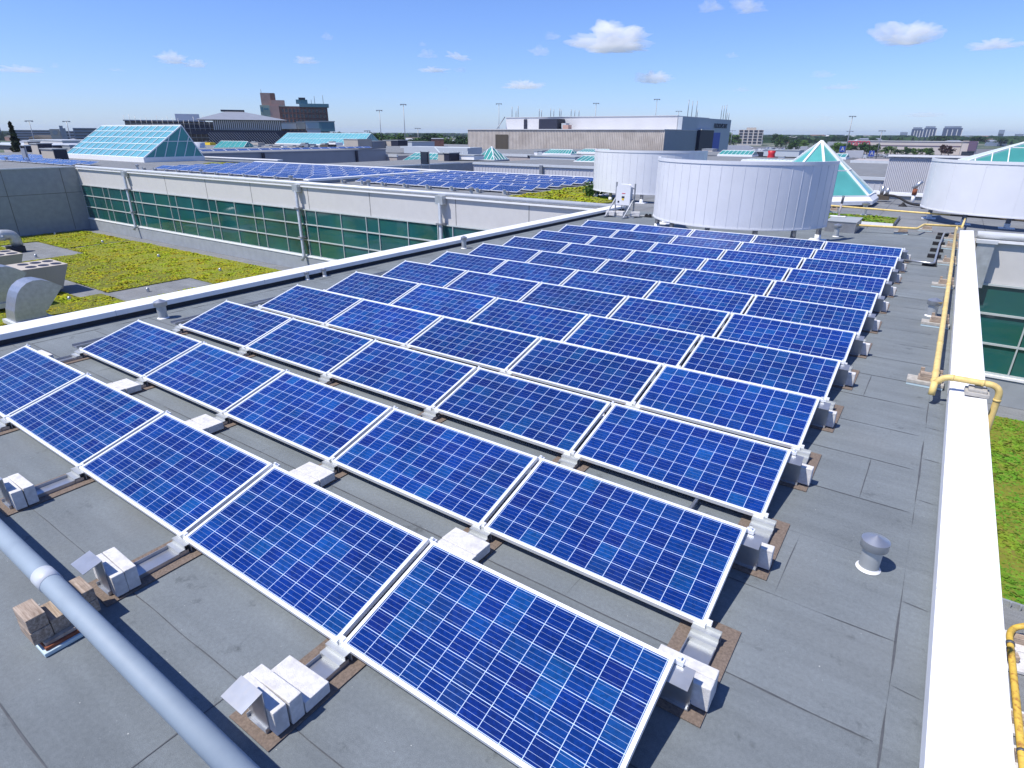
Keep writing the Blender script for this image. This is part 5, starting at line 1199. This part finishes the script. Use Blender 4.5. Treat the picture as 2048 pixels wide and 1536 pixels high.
for i, (px, h_, k) in enumerate(((1668, 8, 'g'), (1680, 11, 'l'), (1690, 10, 'l'), (1700, 9, 'g'), (1714, 8, 'd'), (1736, 10, 'g'), (1742, 9, 'd'), (1752, 8, 'l'), (1762, 9, 'g'), (1778, 7, 'g'), (1790, 8, 'l'), (1804, 6, 'd'), (1816, 7, 'g'), (1826, 7, 'd'), (1838, 7, 'l'), (1850, 6, 'd'), (1862, 7, 'l'), (1870, 7, 'g'), (1893, 8.5, 'r'), (1908, 8, 'r'))):
    tree(k, px, rr.uniform(520, 585), h_, '%s roadside tree before the warehouse store, %s from the left' % (nm[k], ORD[i+1] if i < 19 else 'last'), 'roadside trees before the warehouse store', 1.35)
for i in range(60):
    k = rr.choice('gdd'); px = rr.uniform(1475, 2060); tree(k, px, rr.uniform(1000, 2600), rr.uniform(9, 16), '%s tree scattered over the hazy plain' % nm[k], 'trees scattered over the plain, '+nm[k], 2.2)
tree('d', 1205, 21, .01, 'x', 'x') if False else None
# small dark shrub under rear round screen
m = MB(); R9 = random.Random(9)
for k in range(500):
    v = Vector((R9.gauss(0, 1), R9.gauss(0, 1), R9.gauss(0, .7))).normalized()*R9.random()**.4*.5; p = Vector((-15.9, 30.3, .34))+v*Vector((1.3, .8, .7)).x; s_ = .05
    a = Vector((R9.gauss(0, 1), R9.gauss(0, 1), R9.gauss(0, 1))).normalized(); b_ = a.orthogonal(); d_ = a.cross(b_); m.quad([p-b_*s_, p+d_*s_, p+b_*s_, p-d_*s_])
tag(m.build('shrub', 'leaf_green'), 'dark little shrub at the left foot of the rear round screen', 'shrub')
# far woodland belts read as one mass
m = MB(); R4 = random.Random(4)
for k in range(5200):
    dist = R4.uniform(1300, 9000); px = R4.uniform(-300, 2350); x, y, z = ond(px, dist); h = R4.uniform(8, 15); w = R4.uniform(10, 40)*max(1, dist/2500)
    if noise.noise((x*.0016, y*.0016, 0)) < -.02: continue
    m.quad([(x-w, y, z), (x+w, y+R4.uniform(-5, 5), z), (x+w*.7, y, z+h*.8), (x+w*.2, y, z+h), (x-w*.5, y, z+h*R4.uniform(.7, 1)), (x-w*.9, y, z+h*.6)])
    m.quad([(x, y-w, z), (x, y+w, z), (x+4, y+w*.6, z+h*.8), (x+4, y-w*.6, z+h)])
tag(m.build('woodland', 'leaf_dark'), 'distant belts of woodland fading towards the horizon', 'woodland', kind='stuff')

# ================================================================== CARS
def car_proto(mn):
    m = MB(); P = [(-2.2, .35), (2.2, .35), (2.25, .8), (1.3, .95), (.7, 1.42), (-1.3, 1.45), (-2.0, .95), (-2.25, .85)]
    n = len(P)
    for y in (-.88, .88): m.v += [(p[0], y*(.82 if p[1] > 1.2 else 1), p[1]) for p in P]
    m.f += [tuple(range(n)), tuple(reversed(range(n, 2*n)))]; m.mi += [0, 0]
    for k in range(n): m.f.append((k, k+n, (k+1) % n+n, (k+1) % n)[::-1]); m.mi.append(1 if k in (3, 5) else 0)
    for x in (-1.4, 1.4):
        for y in (-.9, .9): m.tube([(x, y-.1, .33), (x, y+.1, .33)], .33, 10, 2)
    return m.build('parked_car', [mn, 'window_dark', 'rubber'])
cp = {k: car_proto(k) for k in ('car_white', 'car_silver', 'car_dark', 'car_blue', 'car_red')}; cu_ = set(); rr = random.Random(77)
lots = [(1466, 1610, 640, 780, 90), (1560, 1640, 560, 700, 34), (1640, 1720, 470, 560, 14), (1720, 1830, 520, 560, 14), (1470, 1540, 540, 640, 20)]
for (a, b_, d0, d1, n) in lots:
    for i in range(n):
        k = rr.choice(['car_white', 'car_white', 'car_silver', 'car_silver', 'car_dark', 'car_blue', 'car_red' if rr.random() < .3 else 'car_white']); o = cp[k]
        if k in cu_: o = o.copy(); COL.objects.link(o)
        cu_.add(k); row = rr.randrange(7); p = ond(rr.uniform(a, b_), d0+(d1-d0)*row/6); o.location = p; o.rotation_euler = (0, 0, .6+rr.choice([0, math.pi])+rr.uniform(-.05, .05))
        tag(o, k.split('_')[1]+' car in the distant car park', 'car', k.split('_')[1]+' cars in the distant car park')
def truck(px, dist, l, h, mname, lb, rz):
    t = thing('truck', ond(px, dist), lb, 'truck', None, rz); m = MB(); m.box(-l/2, -1.3, 1.0, l/2, 1.3, h); m.build('cargo_box', mname, t); m = MB(); m.hexa([(l/2+.3, -1.2, .6), (l/2+2.6, -1.2, .6), (l/2+2.6, 1.2, .6), (l/2+.3, 1.2, .6)], [(l/2+.3, -1.2, 2.8), (l/2+1.9, -1.2, 2.8), (l/2+1.9, 1.2, 2.8), (l/2+.3, 1.2, 2.8)]); m.build('cab', 'car_white', t)
    for x in (-l/2+1, -l/2+2.2, l/2+1.4): m = MB(); m.tube([(x, -1.3, .5), (x, 1.3, .5)], .5, 10); m.build('wheel', 'rubber', t)
truck(1716, 480, 11, 5.4, 'white_far', 'white box truck parked left of the letter sign poles', .5)
truck(1478, 600, 20, 6.0, 'white_far', 'long white trailer beside the grey sign wall', .6)
truck(1492, 620, 12, 5.0, 'white_far', 'shorter white trailer right of the long one', .6)
truck(1603, 640, 14, 5.2, 'white_far', 'white trailer among cars left of the pyramid tip', .6)
truck(1858, 400, 10, 4.6, 'slate_roof', 'dark blue green trailer before the warehouse store', .5)
t = thing('tent', ond(1828, 430), 'bright lime green tent in the car park by the ribbed screen', 'tent'); m = MB(); m.hexa([(-4, -3, 0), (4, -3, 0), (4, 3, 0), (-4, 3, 0)], [(-3.8, -2.8, 2.5), (3.8, -2.8, 2.5), (3.8, 2.8, 2.5), (-3.8, 2.8, 2.5)]); m.build('wall', 'leaf_light', t); m = MB(); m.hexa([(-4.2, -3.2, 2.51), (4.2, -3.2, 2.51), (4.2, 3.2, 2.51), (-4.2, 3.2, 2.51)], [(-.3, -.3, 4.4), (.3, -.3, 4.4), (.3, .3, 4.4), (-.3, .3, 4.4)]); m.build('roof', 'leaf_light', t)

# lamp masts
def mast(px, ptop, dist, lb, sign=False, r_=.24):
    x, y, z = ond(px, dist); d = ray(px, ptop); tt = dist/math.hypot(d[0], d[1]); zt = CAM[2]+tt*d[2]
    t = thing('lamp_mast', (x, y, -11.5), lb, 'lamp post', 'tall car park lamp masts', -YAW); H_ = float(zt+11.5); m = MB(); m.tube([(0, 0, 0), (0, 0, H_)], [r_*1.2, r_*.7], 6); m.build('pole', 'steel_grey', t)
    m = MB(); m.box(-dist*.0045, -.3, H_-.3, dist*.0045, .3, H_); m.box(-dist*.0045, -.5, H_-.55, -dist*.003, .5, H_-.31); m.box(dist*.003, -.5, H_-.55, dist*.0045, .5, H_-.31); m.build('lamp_head', 'steel_grey', t); return t, H_
for px, pt2, d_, lb in ((810, 208, 300, 'tallest lamp mast over the tree line left of the tan store'), (762, 220, 330, 'lamp mast left of the tallest one over the tree line'), (998, 207, 380, 'lamp mast above the left part of the department store'), (1189, 206, 400, 'lamp mast above the middle of the department store'), (1308, 198, 380, 'lamp mast above the right part of the department store roof'),
                        (1353, 222, 520, 'short lamp mast near the notch before the sign wall'), (735, 261, 320, 'low lamp mast beside the long pale skylight end'), (836, 256, 420, 'small lamp mast in the middle of the tree line'), (65, 241, 380, 'lamp mast above the offices at far left'), (139, 242, 420, 'lamp mast above the plant building at left'), (1464, 261, 700, 'lamp mast right of the grey sign wall'),
                        (1698, 232, 420, 'tall dark lamp mast rising right of the glass pyramid'), (1699, 262, 560, 'pale low lamp mast behind the tall dark one'), (1763, 261, 480, 'pale lamp mast right of the tall dark one')): mast(px, pt2, d_, lb, r_=.20 if d_ < 400 else .26)
for px, d_, lb in ((1691, 425, 'blue parking sign with letter A on the left'), (1752, 440, 'blue parking sign with letter A on the right')):
    t = thing('parking_sign', ond(px, d_, -6.0 if px < 1700 else -8.5), lb, 'sign', 'blue letter signs in the car park', -YAW*.9); m = MB(); m.box(-1.5, -.2, 0, 1.5, .2, 3.2); m.build('board', 'banner_blue', t); m = MB(); m.box(-.1, -.1, -5.5 if px < 1700 else -3, .1, .1, -.01); m.build('post', 'steel_grey', t)
    text_mesh('letter', 'A', 3.0, 'white_far', t, (0, -.26, 1.6), (math.pi/2, 0, 0), .03, .05)

# ================================================================== CLOUDS (thin volumes, far above the haze)
def cloud_mat(name, dens):
    m = bpy.data.materials.new(name); m.use_nodes = True; N = m.node_tree.nodes; L = m.node_tree.links
    N.remove(N['Principled BSDF']); v = N.new('ShaderNodeVolumePrincipled'); v.inputs['Color'].default_value = (1, 1, 1, 1); v.inputs['Density'].default_value = dens; v.inputs['Anisotropy'].default_value = 0
    L.new(v.outputs[0], N['Material Output'].inputs['Volume']); MATS[name] = m
cloud_mat('cloud_thick', .010); cloud_mat('cloud_thin', .0045)
def cloud(px, py, w, h, lb, thin=False, slope=0, seed=0):
    D = 6000; d = ray(px, py); t_ = D/math.hypot(d[0], d[1]); p = CAM+d*t_; s_ = D/FOC*.92
    import bmesh as _b
    bm = _b.new(); _b.ops.create_icosphere(bm, subdivisions=5, radius=1)
    W_, H_ = w*s_/2, h*s_/2
    for v in bm.verts:
        n_ = v.co.normalized(); a = 0; f_ = 1.3; amp = .55
        for k in range(5): a += amp*noise.noise((n_.x*f_*W_/H_*.6+seed*7.3, n_.y*f_+seed, n_.z*f_*1.4)); f_ *= 2.05; amp *= .56
        r_ = max(.12, .78+a*1.0)
        z = n_.z*r_
        if z < -.25: z = -.25+(z+.25)*.25
        v.co = Vector((n_.x*r_*W_, n_.y*r_*max(H_*1.2, W_*.45), (z+.1)*H_*1.25-n_.x*r_*slope*W_))
    me = bpy.data.meshes.new('cloud'); bm.to_mesh(me); bm.free(); [setattr(f_, 'use_smooth', True) for f_ in me.polygons]; me.materials.append(MATS['cloud_thin' if thin else 'cloud_thick']); o = bpy.data.objects.new('cloud', me); COL.objects.link(o)
    o.location = p; o.rotation_euler = (0, 0, math.atan2(-d[0], d[1])); tag(o, lb, 'cloud', 'small fair weather clouds')
CLD = [(1226, 92, 165, 56, 0, 'largest puffy white cloud, above the department store'), (1216, 60, 60, 24, 0, 'small lobe of cloud resting on top of the largest cloud'), (1812, 80, 105, 42, 0, 'second largest puffy cloud, high at the right'), (1985, 94, 78, 20, 0, 'flat cloud near the right edge'),
       (1420, 18, 44, 26, 1, 'faint cloud at the top edge, left of its pair'), (1498, 18, 62, 34, 1, 'faint cloud at the top edge, right of its pair'), (1305, 161, 82, 26, 0, 'white cloud low over the right part of the store'), (1080, 107, 40, 22, 1, 'wispy cloud left of the largest cloud'),
       (1106, 76, 40, 16, 1, 'faint wisp upper left of the largest cloud'), (915, 116, 50, 16, 0, 'slanting small cloud left of the wispy one'), (866, 142, 62, 12, 0, 'flat small cloud low left of centre'), (922, 142, 28, 12, 1, 'tiny cloud right of the flat small one'),
       (1047, 174, 92, 18, 0, 'long low cloud above the left part of the store'), (655, 77, 24, 14, 1, 'tiny lone cloud above the hotel'), (612, 124, 46, 16, 0, 'small cloud left above the hotel'), (346, 122, 52, 24, 0, 'left half of the bright cloud pair over the big skylight'), (392, 131, 38, 16, 0, 'right half of the bright cloud pair over the big skylight'),
       (46, 142, 60, 12, 0, 'flat cloud at the far left'), (6, 143, 22, 8, 1, 'sliver of cloud on the left edge'), (110, 133, 14, 10, 1, 'tiny puff right of the far left cloud'), (232, 141, 26, 6, 1, 'thin wisp left of the bright pair'), (845, 90, 16, 10, 1, 'faint wisp high left of centre'), (855, 112, 36, 18, 1, 'faint broad wisp above the flat small cloud'),
       (890, 179, 15, 7, 1, 'tiny low puff left of the long low cloud'), (1680, 176, 72, 10, 1, 'thin low cloud at the right above the lamp mast'), (1463, 113, 26, 11, 1, 'tiny cloud right of the largest cloud'), (1482, 181, 34, 9, 1, 'thin low wisp over the sign wall'), (1645, 152, 40, 14, 1, 'faint wisp above the thin low cloud'), (1650, 238, 34, 10, 1, 'very faint puff close above the right horizon'), (1850, 232, 80, 10, 1, 'very faint long puff above the office towers')]
for i, (a, b_, c, d_, th, lb) in enumerate(CLD): cloud(a, b_, c, d_, lb, bool(th), .18 if i == 9 else 0, i+1)

# ================================================================== HAZE
HAZE = 7.0e-5
m = bpy.data.materials.new('haze'); m.use_nodes = True; N = m.node_tree.nodes; N.remove(N['Principled BSDF']); v = N.new('ShaderNodeVolumePrincipled')
v.inputs['Color'].default_value = (.72, .84, 1, 1); v.inputs['Density'].default_value = HAZE; v.inputs['Anisotropy'].default_value = .2
m.node_tree.links.new(v.outputs[0], N['Material Output'].inputs['Volume']); MATS['haze'] = m
hz = MB(); hz.box(-9100, -2600, -13, 9100, 14100, 60); tag(hz.build('haze', 'haze'), kind='stuff')
